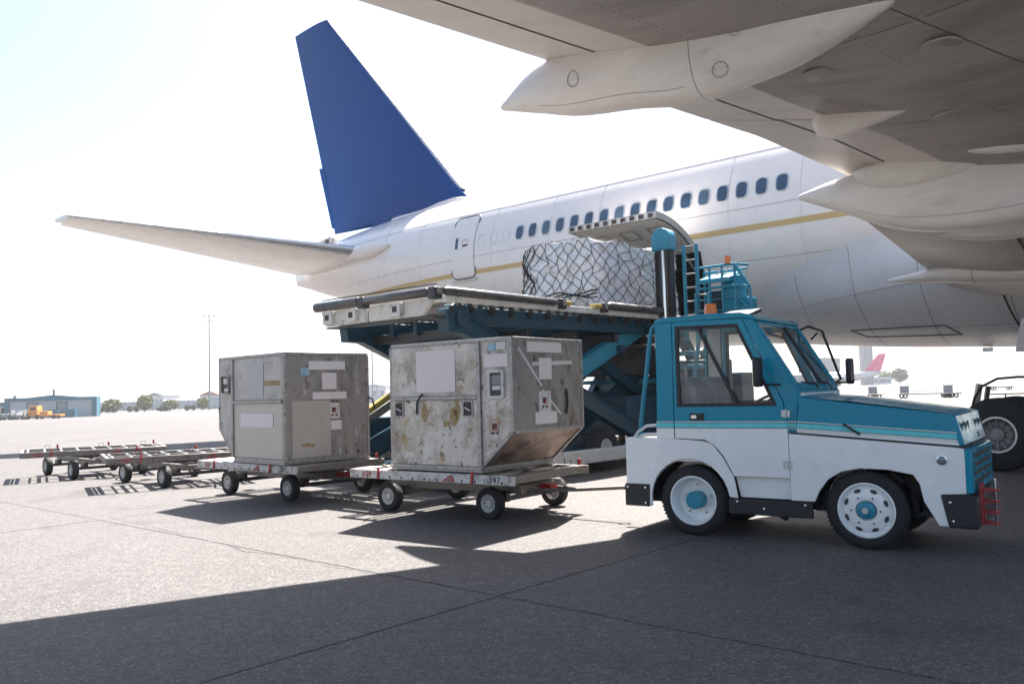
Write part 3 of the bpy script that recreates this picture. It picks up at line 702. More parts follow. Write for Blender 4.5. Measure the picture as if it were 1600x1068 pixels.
for k in range(12):
    a = 2 * pi * k / 12
    for s_ in (1, -1): rm.bar((.12 * cos(a), .12 * s_, .12 * sin(a)), (.29 * cos(a), .165 * s_, .29 * sin(a)), .02, .03, (0, 1, 0))
rim_me = rm.mesh('rim', 'grey_metal')
ring_me = MB().lathe([(.318, .185), (.318, .205), (.285, .205), (.285, .185)], (0, 0, 0), 'y', 32).lathe([(.318, -.185), (.318, -.205), (.285, -.205), (.285, -.185)], (0, 0, 0), 'y', 32).mesh('rim_ring', 'bare')
for sd in (1, -1):
    br = MB(); yb = sd * 5.1
    br.bar((-13.55, yb, .66), (-16.5, yb, .66), .26, .3)
    bo = br.build('bogie_beam', 'bare', plane, .03)
    for k in range(3):
        MB().cyl((-13.55 - 1.45 * k, yb - .8, .635), (-13.55 - 1.45 * k, yb + .8, .635), .07, 12).build('axle', 'bare', plane)
        for yy in (-.66, .66):
            wh = inst('wheel', tyre_me, plane, (-13.55 - 1.45 * k, yb + yy, .635)); inst('rim', rim_me, wh); inst('rim_ring', ring_me, wh)
    MB().tube([(-15.0, yb, .7), (-15.1, yb, 3.9)], [.16, .2], 16).build('gear_strut', 'bare', plane)
    MB().tube([(-15.0, yb, 2.4), (-15.0, yb - sd * 2.2, 3.4)], .08, 10).build('side_brace', 'bare', plane)
    MB().prism([(-13.75, 2.72), (-13.62, 2.1), (-16.4, 2.0), (-16.4, 2.9)], yb - sd * .62, yb - sd * .57).build('gear_door', 'wing_light', plane, .01, label='grey gear door with a red edge')

# ================================================================== LOADER
LO = thing('cargo_loader', 'blue scissor lift cargo loader raised at the airliner\'s open hold, with roller deck and ladder', 'cargo loader', A0, TH)
SA, SB_, PB0, PB1 = -7.25, -4.05, 6.0, 13.25; PZ = 3.2
# deck frame
for s in (SA + .06, SB_ - .06): MB().bb((s - .06, PB0, PZ - .10), (s + .06, PB1 - .2, PZ + .02)).build('side_rail', 'loader_white', LO, .008)
for s in (SA + .30, SB_ - .30): MB().bb((s - .09, PB0 - .2, PZ - .42), (s + .09, PB1 - .7, PZ - .12)).build('main_beam', 'loader_blue', LO, .01)
for k in range(14):
    b = PB0 + .2 + k * .51; MB().bb((SA + .12, b - .04, PZ - .25), (SB_ - .12, b + .04, PZ - .13)).build('cross_beam', 'steel_dark', LO)
rollm = MB().cyl((SA + .14, 0, 0), (SB_ - .14, 0, 0), .035, 8).mesh('roller', 'roller')
for k in range(34): inst('roller', rollm, LO, (0, PB0 + .12 + k * .205, PZ - .03))
for k in range(26):
    b = PB0 + .3 + k * .26; MB().bb((SA - .02, b - .05, PZ - .155), (SA + .02, b + .03, PZ - .105)).build('bracket', 'steel_dark', LO)
# long tubular bumpers along the sides
def bumper(a, b, r=.075): return MB().tube([a, a + (b - a) * .02, b - (b - a) * .02, b], [r * .7, r, r, r * .7], 14).build('tube_bumper', 'bumper_tube', LO)
bumper(Vector((SA - .02, 10.25, PZ + .06)), Vector((SA - .02, 13.15, PZ + .08)), .075)
bumper(Vector((SA - .02, 6.1, PZ + .08)), Vector((SA - .02, 8.6, PZ + .08)), .085)
bumper(Vector((SB_ + .02, 10.0, PZ + .06)), Vector((SB_ + .02, 13.0, PZ + .06)))
bumper(Vector((SA + .15, 13.32, PZ + .06)), Vector((-5.45, 13.32, PZ + .06)), .078)
bumper(Vector((-5.3, 13.32, PZ + .06)), Vector((SB_ + .05, 13.32, PZ + .06)), .09)
for (s, b) in ((SA, 8.75), (SA, 10.1), (SA + .03, 13.3), (-5.38, 13.3)):
    MB().bb((s - .09, b - .09, PZ - .06), (s + .09, b + .09, PZ + .13)).build('hinge_block', 'steel_dark', LO, .02)
    MB().cyl((s - .11, b, PZ + .05), (s + .11, b, PZ + .05), .05, 12).build('hinge_pin', 'roller', LO)
for b in (8.9, 9.9): MB().bb((SA - .06, b - .1, PZ + .02), (SA + .1, b + .15, PZ + .10)).build('guide_stop', 'yellow', LO, .015)
MB().bb((SA - .05, 6.3, PZ + .12), (SA + .05, 6.05, PZ + .45)).build('end_stop', 'loader_white', LO, .01)
# outer end plate in sections, with square step holes
for (s0, s1, pl_) in ((SA + .12, -5.45, None), (-5.33, SB_ + .0, None)):
    sh = [(s0 + .0, PZ - .02), (s0 + (.0 if s0 > -6 else .30), PZ - .30), (s1 - (.0 if s1 < -5 else .14), PZ - .30), (s1, PZ - .02)]
    MB().prism(sh, 13.16, 13.24).build('end_plate', 'loader_white', LO, .008)
for s in (-4.35, -5.05, -6.25):
    MB().bb((s - .13, 13.24, PZ - .27), (s + .13, 13.33, PZ - .05)).build('step_box', 'loader_white', LO, .01)
    MB().bb((s - .06, 13.331, PZ - .20), (s + .06, 13.335, PZ - .10)).build('step_hole', 'seam', LO)
MB().tube([(SA + .1, 13.2, PZ + .20), (SB_, 13.2, PZ + .2)], .012, 6).build('guard_wire', 'steel_dark', LO)
MB().bb((SA + .2, 12.9, PZ - .34), (SB_ - .1, 13.2, PZ - .31)).build('end_lip', 'steel_dark', LO)
# scissor arms: one crossing pair on each side
def arm(s, a, b, m='loader_blue', wd=.16, ht=.30, nm='scissor_arm'):
    g = MB(); g.bar((s, a[0], a[1]), (s, b[0], b[1]), wd, ht, (0, 0, 1))
    o = g.build(nm, m, LO, .015)
    d = (Vector((0, b[0], b[1])) - Vector((0, a[0], a[1]))).normalized(); up_ = Vector((1, 0, 0)).cross(d)
    for k in (-1, 1):
        MB().bar(Vector((s, a[0], a[1])) + up_ * k * ht * .5, Vector((s, b[0], b[1])) + up_ * k * ht * .5, wd + .06, .025).build('arm_flange', m, o)
    return o
def bent(s, pts, m='loader_blue'):
    MB().prism(pts, 0, .18, 'yz')
for s, s2 in ((-7.0, -6.8), (-4.3, -4.5)):
    arm(s, (12.62, 2.82), (6.9, .52)); arm(s2, (6.85, 2.92), (12.6, .55), 'loader_light' if s < -6 else 'loader_blue')
    for (b, z) in ((12.62, 2.85), (6.9, .5), (6.85, 2.9), (12.6, .55)):
        MB().cyl((s - .16, b, z), (s2 + .16, b, z), .13, 16).build('pivot', 'loader_blue', LO)
    MB().prism([(12.35, 2.6), (12.9, 2.62), (12.95, 3.0), (12.75, 3.12), (12.45, 3.1)], s - .12, s + .12, 'yz').build('arm_head', 'loader_blue', LO, .02)
MB().bar((-7.0, 9.75, 1.7), (-4.3, 9.75, 1.7), .12, .12).build('cross_tube', 'steel_dark', LO)
MB().bar((-7.0, 11.9, 2.55), (-4.3, 11.9, 2.55), .22, .2).build('cross_tube', 'loader_blue', LO, .01)
MB().bar((-7.0, 7.7, 2.45), (-4.3, 7.7, 2.45), .16, .16).build('cross_tube', 'loader_blue', LO, .01)
MB().bar((-7.0, 7.6, .85), (-4.3, 7.6, .85), .16, .16).build('cross_tube', 'loader_blue', LO, .01)
for s in (-6.3, -5.0):
    MB().cyl((s, 8.0, 1.0), (s, 10.0, 2.0), .10, 14).build('lift_cylinder', 'steel_dark', LO)
    MB().cyl((s, 10.0, 2.0), (s, 11.4, 2.7), .055, 12).build('piston_rod', 'chrome', LO)
# chassis
MB().prism([(5.0, .26), (5.0, .62), (7.6, .62), (8.0, .45), (13.1, .45), (13.1, .20), (5.4, .20)], -7.35, -7.1, 'yz').build('chassis_side', 'loader_white', LO, .02)
MB().prism([(5.0, .26), (5.0, .62), (7.6, .62), (8.0, .45), (13.1, .45), (13.1, .20), (5.4, .20)], -4.2, -3.95, 'yz').build('chassis_side', 'loader_white', LO, .02)
MB().bb((-7.1, 5.0, .28), (-4.2, 13.0, .42)).build('chassis_deck', 'loader_blue', LO)
MB().bb((-7.0, 6.4, .62), (-5.0, 7.6, 1.45)).build('engine_cover', 'loader_blue', LO, .03)
MB().bb((-4.3, 11.3, .45), (-3.6, 12.9, .78)).build('chassis_box', 'loader_white', LO, .02)
MB().bb((-4.25, 11.5, .80), (-3.5, 12.9, 1.18)).build('hydraulic_tank', 'loader_blue', LO, .02)
for k in range(5): MB().bb((-4.6, 12.92, .50 + k * .05), (-4.2, 12.94, .52 + k * .05)).build('louvre', 'steel_dark', LO)
wl = wheel_mesh(.42, .3, .2).mesh('loader_tyre', 'rubber')
wr = MB().lathe([(.205, .12), (.18, .14), (.12, .05), (0, .06)], (0, 0, 0), 'y', 24).lathe([(.205, -.12), (.18, -.14), (.12, -.05), (0, -.06)], (0, 0, 0), 'y', 24).mesh('loader_rim', 'loader_white')
for (s, b) in ((-7.0, 6.0), (-7.0, 8.6), (-7.0, 12.2), (-4.4, 6.0), (-4.4, 12.2)):
    o = inst('wheel', wl, LO, (s, b, .42), pi / 2); inst('rim', wr, o)
# second, shorter front platform (bridge) towards the aircraft with its own scissor and frames
MB().bb((SA, 3.3, PZ - .12), (SB_, 5.9, PZ - .02)).build('bridge_deck', 'steel_dark', LO, .01)
for s in (SA + .05, SB_ - .05): MB().bb((s - .07, 3.2, PZ - .32), (s + .07, 5.95, PZ - .12)).build('bridge_beam', 'loader_blue', LO, .01)
for k in range(11): inst('roller', rollm, LO, (0, 3.45 + k * .23, PZ + .01))
for s in (-7.25, -4.4):
    arm(s, (5.8, 2.8), (3.9, .8), 'loader_blue', .12, .2); arm(s + .16, (3.9, 2.8), (5.8, .8), 'loader_blue', .12, .2)
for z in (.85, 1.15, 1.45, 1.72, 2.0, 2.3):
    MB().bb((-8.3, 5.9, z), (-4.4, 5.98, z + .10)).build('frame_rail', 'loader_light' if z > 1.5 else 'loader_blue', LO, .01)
for (s, b) in ((-6.45, 6.05), (-5.75, 6.05)):
    MB().bar((s, b, .40), (s + .05, b, 1.5), .12, .12).build('timber_post', 'wood', LO, .01)
MB().bb((-8.4, 5.0, .45), (-6.6, 5.9, 1.0)).build('pump_housing', 'steel_dark', LO, .03)
MB().cyl((-7.9, 5.4, 1.1), (-7.1, 5.7, 1.9), .07, 10).build('lift_cylinder', 'steel_dark', LO)
for k in range(7):
    a = [Vector((-8.2 + .22 * k, 6.0, 1.1 + .12 * (k % 3))), Vector((-7.6 + .1 * k, 6.1, 1.6)), Vector((-7.0 + .1 * k, 5.9, 1.3 + .1 * (k % 4)))]
    MB().tube([a[0], (a[0] + a[1]) / 2 + Vector((0, 0, -.12)), a[1], (a[1] + a[2]) / 2 + Vector((0, 0, -.1)), a[2]], .018, 6).build('hydraulic_hose', 'rubber', LO)
for s in (-6.3, -5.65, -5.0):
    MB().bb((s - .05, PB0 - .2, PZ - .52), (s + .05, PB1 - .9, PZ - .27)).build('inner_beam', 'loader_blue', LO, .008)
for b in (6.6, 8.0, 9.4, 10.8, 12.2):
    MB().bb((SA + .2, b - .06, PZ - .62), (SB_ - .2, b + .06, PZ - .46)).build('frame_rail', 'steel_dark', LO, .008)
for s in (-6.6, -4.75):
    MB().bb((s - .1, 6.0, PZ - .85), (s + .1, 9.6, PZ - .62)).build('inner_beam', 'steel_dark', LO, .01)
for s in (-6.5, -4.8):
    arm(s, (9.0, 2.7), (4.4, .6), 'loader_blue', .12, .22); arm(s + .15, (4.4, 2.8), (9.0, .6), 'loader_blue', .12, .22)
MB().bb((-6.9, 6.2, 1.9), (-4.6, 6.7, 2.5)).build('drive_housing', 'steel_dark', LO, .03)
MB().bb((-8.2, 5.2, 1.5), (-6.4, 5.85, 2.2)).build('valve_cabinet', 'loader_blue', LO, .03)
MB().bb((-8.3, 4.4, .7), (-4.2, 5.0, 1.9)).build('engine_housing', 'loader_blue', LO, .03)
# mast column with chromed ram and rounded cap
cb = (-7.38, 6.55)
MB().bb((cb[0] - .19, cb[1] - .10, 2.0), (cb[0] - .10, cb[1] + .10, 4.62)).build('mast_rail', 'steel_dark', LO, .01)
MB().bb((cb[0] + .10, cb[1] - .10, 2.0), (cb[0] + .19, cb[1] + .10, 4.62)).build('mast_rail', 'steel_dark', LO, .01)
MB().cyl((cb[0], cb[1] + .05, 3.1), (cb[0], cb[1] + .05, 4.62), .06, 16).build('chromed_ram', 'chrome', LO)
MB().cyl((cb[0], cb[1] + .05, 2.0), (cb[0], cb[1] + .05, 3.1), .085, 16).build('ram_body', 'black', LO)
for k in range(24): MB().bb((cb[0] - .205, cb[1] + .10, 3.0 + k * .066), (cb[0] + .205, cb[1] + .112, 3.02 + k * .066)).build('chain_link', 'rubber', LO) if False else None
for sx in (-.145, .145):
    g = MB()
    for k in range(30): g.bb((cb[0] + sx - .045, cb[1] + .101, 2.9 + k * .056), (cb[0] + sx + .045, cb[1] + .118, 2.935 + k * .056))
    g.build('lift_chain', 'rubber', LO)
g = MB().prism([(cb[0] - .23, 4.60)] + [(cb[0] + .23 * cos(radians(180 - a)), 4.86 + .23 * sin(radians(180 - a))) for a in range(0, 181, 15)] + [(cb[0] + .23, 4.60)], cb[1] - .14, cb[1] + .16)
g.build('mast_cap', 'loader_light', LO, .015)
# ladders
def ladder(s0, s1, b, z0, z1, n_):
    l = MB().bb((s0 - .035, b - .03, z0), (s0 + .035, b + .03, z1)).build('ladder_rail', 'loader_light', LO, .006)
    MB().bb((s1 - .035, b - .03, z0), (s1 + .035, b + .03, z1)).build('ladder_rail', 'loader_light', LO, .006)
    for k in range(n_):
        z = z1 - .04 - (z1 - z0) * k / n_; MB().cyl((s0, b, z), (s1, b, z), .018, 8).build('rung', 'roller', LO)
ladder(-7.97, -7.66, 6.2, 2.6, 4.72, 7)
ladder(-8.28, -7.98, 6.3, 2.6, 3.62, 3)
# operator cage with console and beacon
CG = []
def rod(a, b, r=.028): MB().cyl(a, b, r, 8).build('cage_bar', 'loader_light', LO)
cs0, cs1, cbb, cb0, zt = -7.75, -8.9, 5.9, 4.7, 4.22
for z in (3.75, zt):
    rod((cs0, cbb, z), (cs1 + .2, cbb, z)); rod((cs1 + .2, cbb, z), (cs1 + .05, cbb - .35, z))
for s in (-7.8, -8.1, -8.4, -8.7): rod((s, cbb, 3.1), (s, cbb, zt))
rod((-8.7, cbb, zt), (-8.98, 5.8, 3.72), .035); rod((-8.98, 5.8, 3.72), (-9.02, 5.8, 3.0), .035); rod((-8.75, cbb, 3.5), (-9.0, 5.8, 3.2), .02)
MB().bb((-8.75, 5.45, 3.0), (-8.35, 5.75, 4.0)).build('console', 'tug_blue', LO, .02)
MB().prism([(5.35, 3.95), (5.95, 3.85), (5.95, 3.95), (5.35, 4.12)], -8.6, -7.85, 'yz').build('console_hood', 'loader_light', LO, .015)
MB().bb((-8.95, 5.4, 3.0), (-8.3, 5.78, 3.5)).build('cage_panel', 'tug_blue', LO, .02)
MB().bb((-8.98, 5.3, 2.92), (-7.7, 6.0, 3.0)).build('cage_floor', 'loader_blue', LO, .01)
for z in (3.25, 3.5): rod((-7.75, 5.88, z), (-8.7, 5.88, z), .016)
for s in (-7.92, -8.28, -8.56): rod((s, 5.6, 3.0), (s, 5.6, 4.1), .02)
rod((-7.75, 5.5, 4.15), (-8.8, 5.5, 4.15)); rod((-7.75, 5.5, 3.0), (-7.75, 5.5, 4.2))
MB().bb((-8.7, 5.3, 3.0), (-7.75, 5.36, 3.75)).build('cage_panel', 'loader_blue', LO, .01)
MB().bb((-8.3, 5.4, 3.0), (-7.9, 5.7, 3.6)).build('operator_seat', 'black', LO, .04)
MB().bar((-4.35, 13.0, 1.02), (-4.35, 10.6, 2.25), .14, .10).build('guard_rail', 'yellow', LO, .01)
MB().bar((-4.2, 13.05, .78), (-4.2, 10.4, 2.1), .10, .16).build('guide_arm', 'grey_metal', LO, .01)
MB().bar((-4.1, 12.95, .55), (-4.1, 11.3, 1.25), .12, .05).build('guide_arm', 'loader_white', LO, .01)
text('X 7', .2, 'label_white', LO, (-8.45, 5.97, 4.07), Matrix.Rotation(pi, 3, 'Z') @ Matrix.Rotation(pi / 2, 3, 'X'))
MB().lathe([(.0, .18), (.055, .17), (.065, .12), (.065, .02), (.08, 0)], (-8.55, 5.9, zt + .02), 'z', 20).build('beacon', 'orange', LO)
g = MB(); Rr = Matrix.Rotation(radians(-14), 3, 'X'); g.box((-9.2, 7.0, 3.0), (.75, 1.0, .07), Rr); g.build('fold_down_step', 'steel_dark', LO, .01)
g = MB().bar((-9.0, 6.6, 2.85), (-9.4, 5.2, 2.6), .06, .06).build('step_arm', 'steel_dark', LO)

# ================================================================== NETTED PALLET ON THE LOADER
PT = thing('cargo_pallet', 'pallet of boxes wrapped in clear film under a black cargo net on the loader deck', 'cargo pallet', A0 + T * -5.78 + N * 6.7 + Vector((0, 0, PZ + .01)), TH)
PW, PD, PH = 1.10, 1.56, 1.58
MB().bb((-PW - .03, -PD - .03, 0), (PW + .03, PD + .03, .06)).build('pallet_base', 'roller', PT, .01)
def pk(a, z, off=0):      # point on the load: a runs round the outline 0..4, z 0..1
    a = a % 4; k = int(a); f_ = a - k
    cor = [(PW, PD), (-PW, PD), (-PW, -PD), (PW, -PD)]
    x0, y0 = cor[k]; x1, y1 = cor[(k + 1) % 4]; x = x0 + (x1 - x0) * f_; y = y0 + (y1 - y0) * f_
    r = .14; x = math.copysign(min(abs(x), PW), x); 
    # rounded corners
    dx = max(0, abs(x) - (PW - r)); dy = max(0, abs(y) - (PD - r)); d = sqrt(dx * dx + dy * dy)
    if dx > 0 and dy > 0 and d > 0:
        x = math.copysign(PW - r + dx / d * r, x); y = math.copysign(PD - r + dy / d * r, y)
    q = Vector((x, y, z * PH)); nn = Vector((x / PW, y / PD, 0)); nn.normalize()
    top = .97 + .09 * noise.noise(Vector((x * 1.3, y * 1.3, 3))) - .05 * smooth(.7, 1, abs(x) / PW)
    q.z *= top
    bmp = .05 * noise.noise(q * 2.0) + .035 * noise.noise(q * 5.5) + .018 * noise.noise(q * 12) - .02 * z * z
    return q + nn * (bmp + off)
def ptop(u, v, off=0):
    # radial from rim to centre
    e_ = pk(4 * u, 1.0, 0); c_ = Vector((0, 0, PH * .97)); q = e_.lerp(c_, v)
    q.z += .10 * noise.noise(Vector((q.x * 1.8, q.y * 1.8, 9))) * smooth(0, .3, v) + .03 * sin(min(1, v * 2.5) * pi / 2) + off; return q
g = MB(); g.grid(lambda u, v: pk(4 * u + .0001, v), 120, 36); g.grid(lambda u, v: ptop(u, v), 120, 16)
g.v = [(x, y, z + .06) for x, y, z in g.v]
g.build('wrapped_boxes', 'wrap', PT, angle=80)
net = MB(); NA, NZ = 32, 5
def wob(i, j): return noise.noise(Vector((i * 1.7, j * 2.3, .5))) * .62
def netp(i, j):    # node of the diamond net; j counts upward
    a = (i + (.5 if j % 2 else 0) + wob(i % NA, j)) / NA * 4; z = (j + .5 * wob(j, i % NA + 9)) / (NZ * 2)
    return a, max(0.02, min(1, z))
def cord(a0, z0, a1, z1):
    pts = []
    for t in range(7):
        f_ = t / 6; q = pk(a0 + (a1 - a0) * f_, z0 + (z1 - z0) * f_, .018); q.z += .06 + .0; pts.append(q)
    net.tube(pts, .0062, 5, caps=False)
for j in range(NZ * 2):
    for i in range(NA):
        a0, z0 = netp(i, j)
        for di in ((0, -1) if j % 2 == 0 else (0, 1)):
            a1, z1 = netp((i + di), j + 1)
            if a1 - a0 > 2: a1 -= 4
            if a0 - a1 > 2: a1 += 4
            cord(a0, z0, a1, z1)
for u in range(0, NA):
    a = u / NA; net.tube([ptop(a + .25 / NA + (v * .012 * (1 if u % 2 else -1)), v * .1, .02) + Vector((0, 0, .06)) for v in range(0, 9)], .0062, 5, caps=False)
for v in (1, 3, 5): net.tube([ptop(t / 48, v * .12, .02) + Vector((0, 0, .06)) for t in range(48)], .0095, 5, closed=True)
# gathered ropes that pull the net together at the corner and low along the side
for k in range(5):
    a0 = .02 + .03 * k; net.tube([pk(a0 + .06 * sin(t * .9 + k), t / 12, .03) + Vector((0, 0, .06)) for t in range(13)], .012, 5)
for k in range(3):
    net.tube([pk(.05 + t * .075, .20 + .03 * k + .03 * sin(t + k), .035) + Vector((0, 0, .06)) for t in range(13)], .013, 5)
    net.tube([pk(3.95 - t * .075, .24 + .03 * k + .03 * sin(t + k), .035) + Vector((0, 0, .06)) for t in range(13)], .011, 5)
net.build('cargo_net', 'cord', PT)
for a, z in ((.35, .62), (3.7, .55)):
    q = pk(a, z, .02); 
    MB().box(q + Vector((0, .005, .06)), (.16, .02, .14)).build('label', 'label_white', PT)

# ================================================================== CONTAINERS
def container(name, label, loc, rz, side, W=1.56, OV=.50, D=1.55, H=1.63, S0=.48, mats=('alu_white', 'alu_dark', 'alu_slant', 'alu_clean')):
    # local x along the front, y depth, z up; side=+1 overhang to the right, -1 to the left
    t = thing(name, label, 'cargo container', loc, rz, 'worn aluminium air cargo containers')
    x0, x1 = (-W, 0) if side > 0 else (-W, 0)
    xo = x1 + OV if side > 0 else x0 - OV
    xb = x1 if side > 0 else x0; P = .02
    # rails along every edge
    def rail(a, b, w_=.045): MB().bar(a, b, w_, w_).build('edge_rail', 'edge_alu', t, .004)
    for y in (.022, D - .022):
        rail((x0, y, .022), (x1, y, .022)); rail((min(x0, xo), y, H - .022), (max(x1, xo), y, H - .022))
        rail((xb, y, .04), (xo, y, S0)); rail((xo, y, S0), (xo, y, H))
        rail(((x0 if side > 0 else x1), y, .04), ((x0 if side > 0 else x1), y, H - .04))
    for (x, z) in ((x0, .022), (x1, .022), (xo, S0), (xo, H - .022), ((x0 if side > 0 else x1), H - .022)):
        rail((x, .04, z), (x, D - .04, z))
    # front: fixed corner gusset, and the upper and lower door halves
    xa = xb  # post between door and gusset
    rail((xa, .0, .05), (xa, .0, H - .05), .055)
    g = MB().prism([(xb + side * .03, .05), (xo - side * .02, S0 + .0), (xo - side * .02, H - .045), (xb + side * .03, H - .045)], .004, .02); g.build('gusset_panel', mats[0] if side > 0 else 'alu', t, .003)
    dx0, dx1 = x0 + .025, x1 - .025
    MB().bb((dx0, -.004, .93), (dx1, .016, H - .05)).build('door_panel', mats[0] if side > 0 else 'alu', t, .004)
    MB().bb((dx0, -.006, .05), (dx1, .014, .88)).build('door_panel', mats[0] if side > 0 else 'alu_clean', t, .004)
    rail((dx0, -.012, .905), (dx1, -.012, .905), .045)
    # sides, slanted panel, back, roof
    if side > 0:
        MB().bb((xo - .004, .045, S0 + .02), (xo + .012, D - .045, H - .045)).build('side_panel', mats[1], t, .003)
        MB().bb((x0 - .01, .045, .045), (x0 + .006, D - .045, H - .045)).build('side_panel', 'alu', t, .003)
    else:
        MB().bb((x1 - .006, .045, .045), (x1 + .010, D - .045, H - .045)).build('side_panel', mats[1], t, .003)
        MB().bb((xo - .012, .045, S0 + .02), (xo + .004, D - .045, H - .045)).build('side_panel', 'alu', t, .003)
    g = MB(); nx, ny = 6, 14
    def slp(u, v):
        q = Vector((xb + (xo - xb) * u, .045 + (D - .09) * v, .04 + (S0 - .04) * u)); k = sin(pi * u) * sin(pi * v)
        q.z += (.03 * noise.noise(Vector((u * 3, v * 6, 2))) + .012) * k; return q
    g.grid(slp, nx * 2, ny * 2); g.build('slanted_panel', mats[2], t, angle=70)
    MB().bb((min(x0, xo) + .03, .03, H - .02), (max(x1, xo) - .03, D - .03, H + .004)).build('roof_panel', 'alu', t, .003)
    MB().bb((min(x0, xb), D - .02, .04), (x1, D, H - .04)).build('back_panel', 'alu', t)
    MB().bb((x0 - .01, -.01, -.03), (x1 + .01, D + .01, .0)).build('base', 'edge_alu', t, .004)
    # rivets (real heads, joined: thousands)
    r = MB()
    def riv(p, n_):
        p = Vector(p); n_ = Vector(n_)
        a = n_.orthogonal().normalized(); b = n_.cross(a)
        r.add([p + a * .006, p + b * .006, p - a * .006, p - b * .006, p + n_ * .004], [(0, 1, 4), (1, 2, 4), (2, 3, 4), (3, 0, 4)])
    for k in range(34):
        x = dx0 + (dx1 - dx0) * k / 33
        for z, y in ((H - .07, -.004), (.955, -.004), (.86, -.006), (.075, -.006), (H - .022, -.001)): riv((x, y, z), (0, -1, 0))
    for k in range(32):
        z = .09 + (H - .18) * k / 31
        for x in (dx0 + .02, dx1 - .02): riv((x, -.006, z), (0, -1, 0))
        riv((xb + side * .055, .004, z), (0, -1, 0))
        if z > S0 + .03:
            riv((xo - side * .045, .004, z), (0, -1, 0))
    for k in range(36):
        y = .07 + (D - .14) * k / 35; xs = xo + .012 if side > 0 else x1 + .010
        for z in (H - .07, (S0 + .05) if side > 0 else .07): riv((xs, y, z), (1, 0, 0))
    for k in range(26):
        z = (S0 + .08 if side > 0 else .1) + (H - (S0 if side > 0 else 0) - .18) * k / 25; xs = xo + .012 if side > 0 else x1 + .010
        for y in (.07, D - .07): riv((xs, y, z), (1, 0, 0))
    r.build('rivets', 'edge_alu', t, kind='stuff')
    return t
B1 = Vector((-.42, 10.60, .655)); RZ1 = radians(-37.8)
c1 = container('cargo_container', 'battered whitish container with overhang to the right, on the dolly numbered 197', B1, RZ1, 1)
def onf(t, x0, z0, x1, z1, m, name='label', y=-.012, d=.006):
    return MB().bb((x0, y, z0), (x1, y - d, z1)).build(name, m, t)
def ons(t, X, y0, z0, y1, z1, m, name='label', d=.006):
    return MB().bb((X, y0, z0), (X + d, y1, z1)).build(name, m, t)
onf(c1, -1.07, .98, -.39, 1.52, 'label_grey', y=-.007); onf(c1, .08, 1.27, .46, 1.43, 'label_grey', y=.0)
onf(c1, .16, 1.47, .27, 1.56, 'light_blue', y=.0); onf(c1, .28, 1.48, .43, 1.57, 'label_white', y=.0)
# document pocket on the gusset
g = MB().frame(rrect(.15, .88, .40, 1.24, .03, 3), rrect(.185, .92, .365, 1.20, .02, 3), .0, -.03); pk_ = g.build('document_pocket', 'loader_white', c1, .003)
MB().prism(rrect(.185, .92, .365, 1.20, .02, 3), .0, -.006).build('pocket_window', 'steel_dark', pk_); MB().bb((.21, -.007, .99), (.34, -.010, 1.04)).build('paper', 'label_white', pk_)
MB().bb((.20, -.0065, 1.05), (.35, -.009, 1.17)).build('paper', 'grey_metal', pk_)
# recessed grips
for (x0, x1) in ((-1.48, -1.31), (-.27, -.10)):
    g = MB().frame(rrect(x0, .66, x1, .87, .03, 3), rrect(x0 + .02, .68, x1 - .02, .85, .02, 3), -.006, -.022); h = g.build('recessed_grip', 'edge_alu', c1, .002)
    MB().prism(rrect(x0 + .02, .68, x1 - .02, .85, .02, 3), -.006, -.010).build('grip_well', 'seam', h)
    MB().cyl((x0 + .04, -.02, .78), (x1 - .04, -.02, .74), .012, 8).build('grip_bar', 'bare', h)
MB().tube([(-.95, -.03, .96), (-.98, -.035, .93), (-1.05, -.028, .86), (-1.07, -.022, .70)], .013, 6).build('strap', 'black', c1)
for x0, z0, x1, z1 in ((-.99, .58, -.89, .86), (-.52, .52, -.36, .80), (-.42, .60, -.31, .86), (-.62, .54, -.50, .62)):
    pts = []
    for k in range(14):
        a = 2 * pi * k / 14; rr = random.uniform(.7, 1.15); pts.append(((x0 + x1) / 2 + (x1 - x0) / 2 * rr * cos(a), (z0 + z1) / 2 + (z1 - z0) / 2 * rr * sin(a)))
    MB().prism(pts, -.0062, -.0078).build('torn_sticker', 'mark_brown', c1)
# no-trolley stickers: small sign with a struck-out hand truck
def sign(t, mt, w_=.2, h_=.2, base=True):
    if base: inst('sticker', MB().bb((-w_ / 2, -.002, -h_ / 2), (w_ / 2, 0, h_ / 2)).mesh('sticker', 'label_white'), t, matrix=mt)
    g = MB(); g.bb((-.05, -.004, -.02), (.02, -.003, .05)); g.bar((-.07, -.0035, -.06), (.05, -.0035, -.06), .001, .008); g.cyl((-.04, -.002, -.07), (-.04, -.005, -.07), .015, 10); g.cyl((.03, -.002, -.07), (.03, -.005, -.07), .015, 10)
    g.bar((.04, -.0035, -.06), (.07, -.0035, .06), .006, .001)
    inst('pictogram', g.mesh('pictogram', 'ink_black'), t, matrix=mt)
    g = MB(); g.box((0, -.006, 0), (.007, .002, h_ * 1.1), Matrix.Rotation(radians(40), 3, 'Y')); g.box((0, -.006, 0), (.007, .002, h_ * .8), Matrix.Rotation(radians(-40), 3, 'Y'))
    inst('cross_mark', g.mesh('cross_mark', 'ink_red'), t, matrix=mt)
sign(c1, Matrix.Translation((.24, .002, .53)), .2, .2, False)
XO = .50 + .012
RY = Matrix.Rotation(pi / 2, 4, 'Z')
sign(c1, Matrix.Translation((XO + .002, .67, .83)) @ RY, .26, .26)
for y0, z0, y1, z1 in ((.32, 1.45, 1.06, 1.58), (.56, 1.11, .83, 1.38), (.46, .55, .92, .70)): ons(c1, XO, y0, z0, y1, z1, 'label_grey')
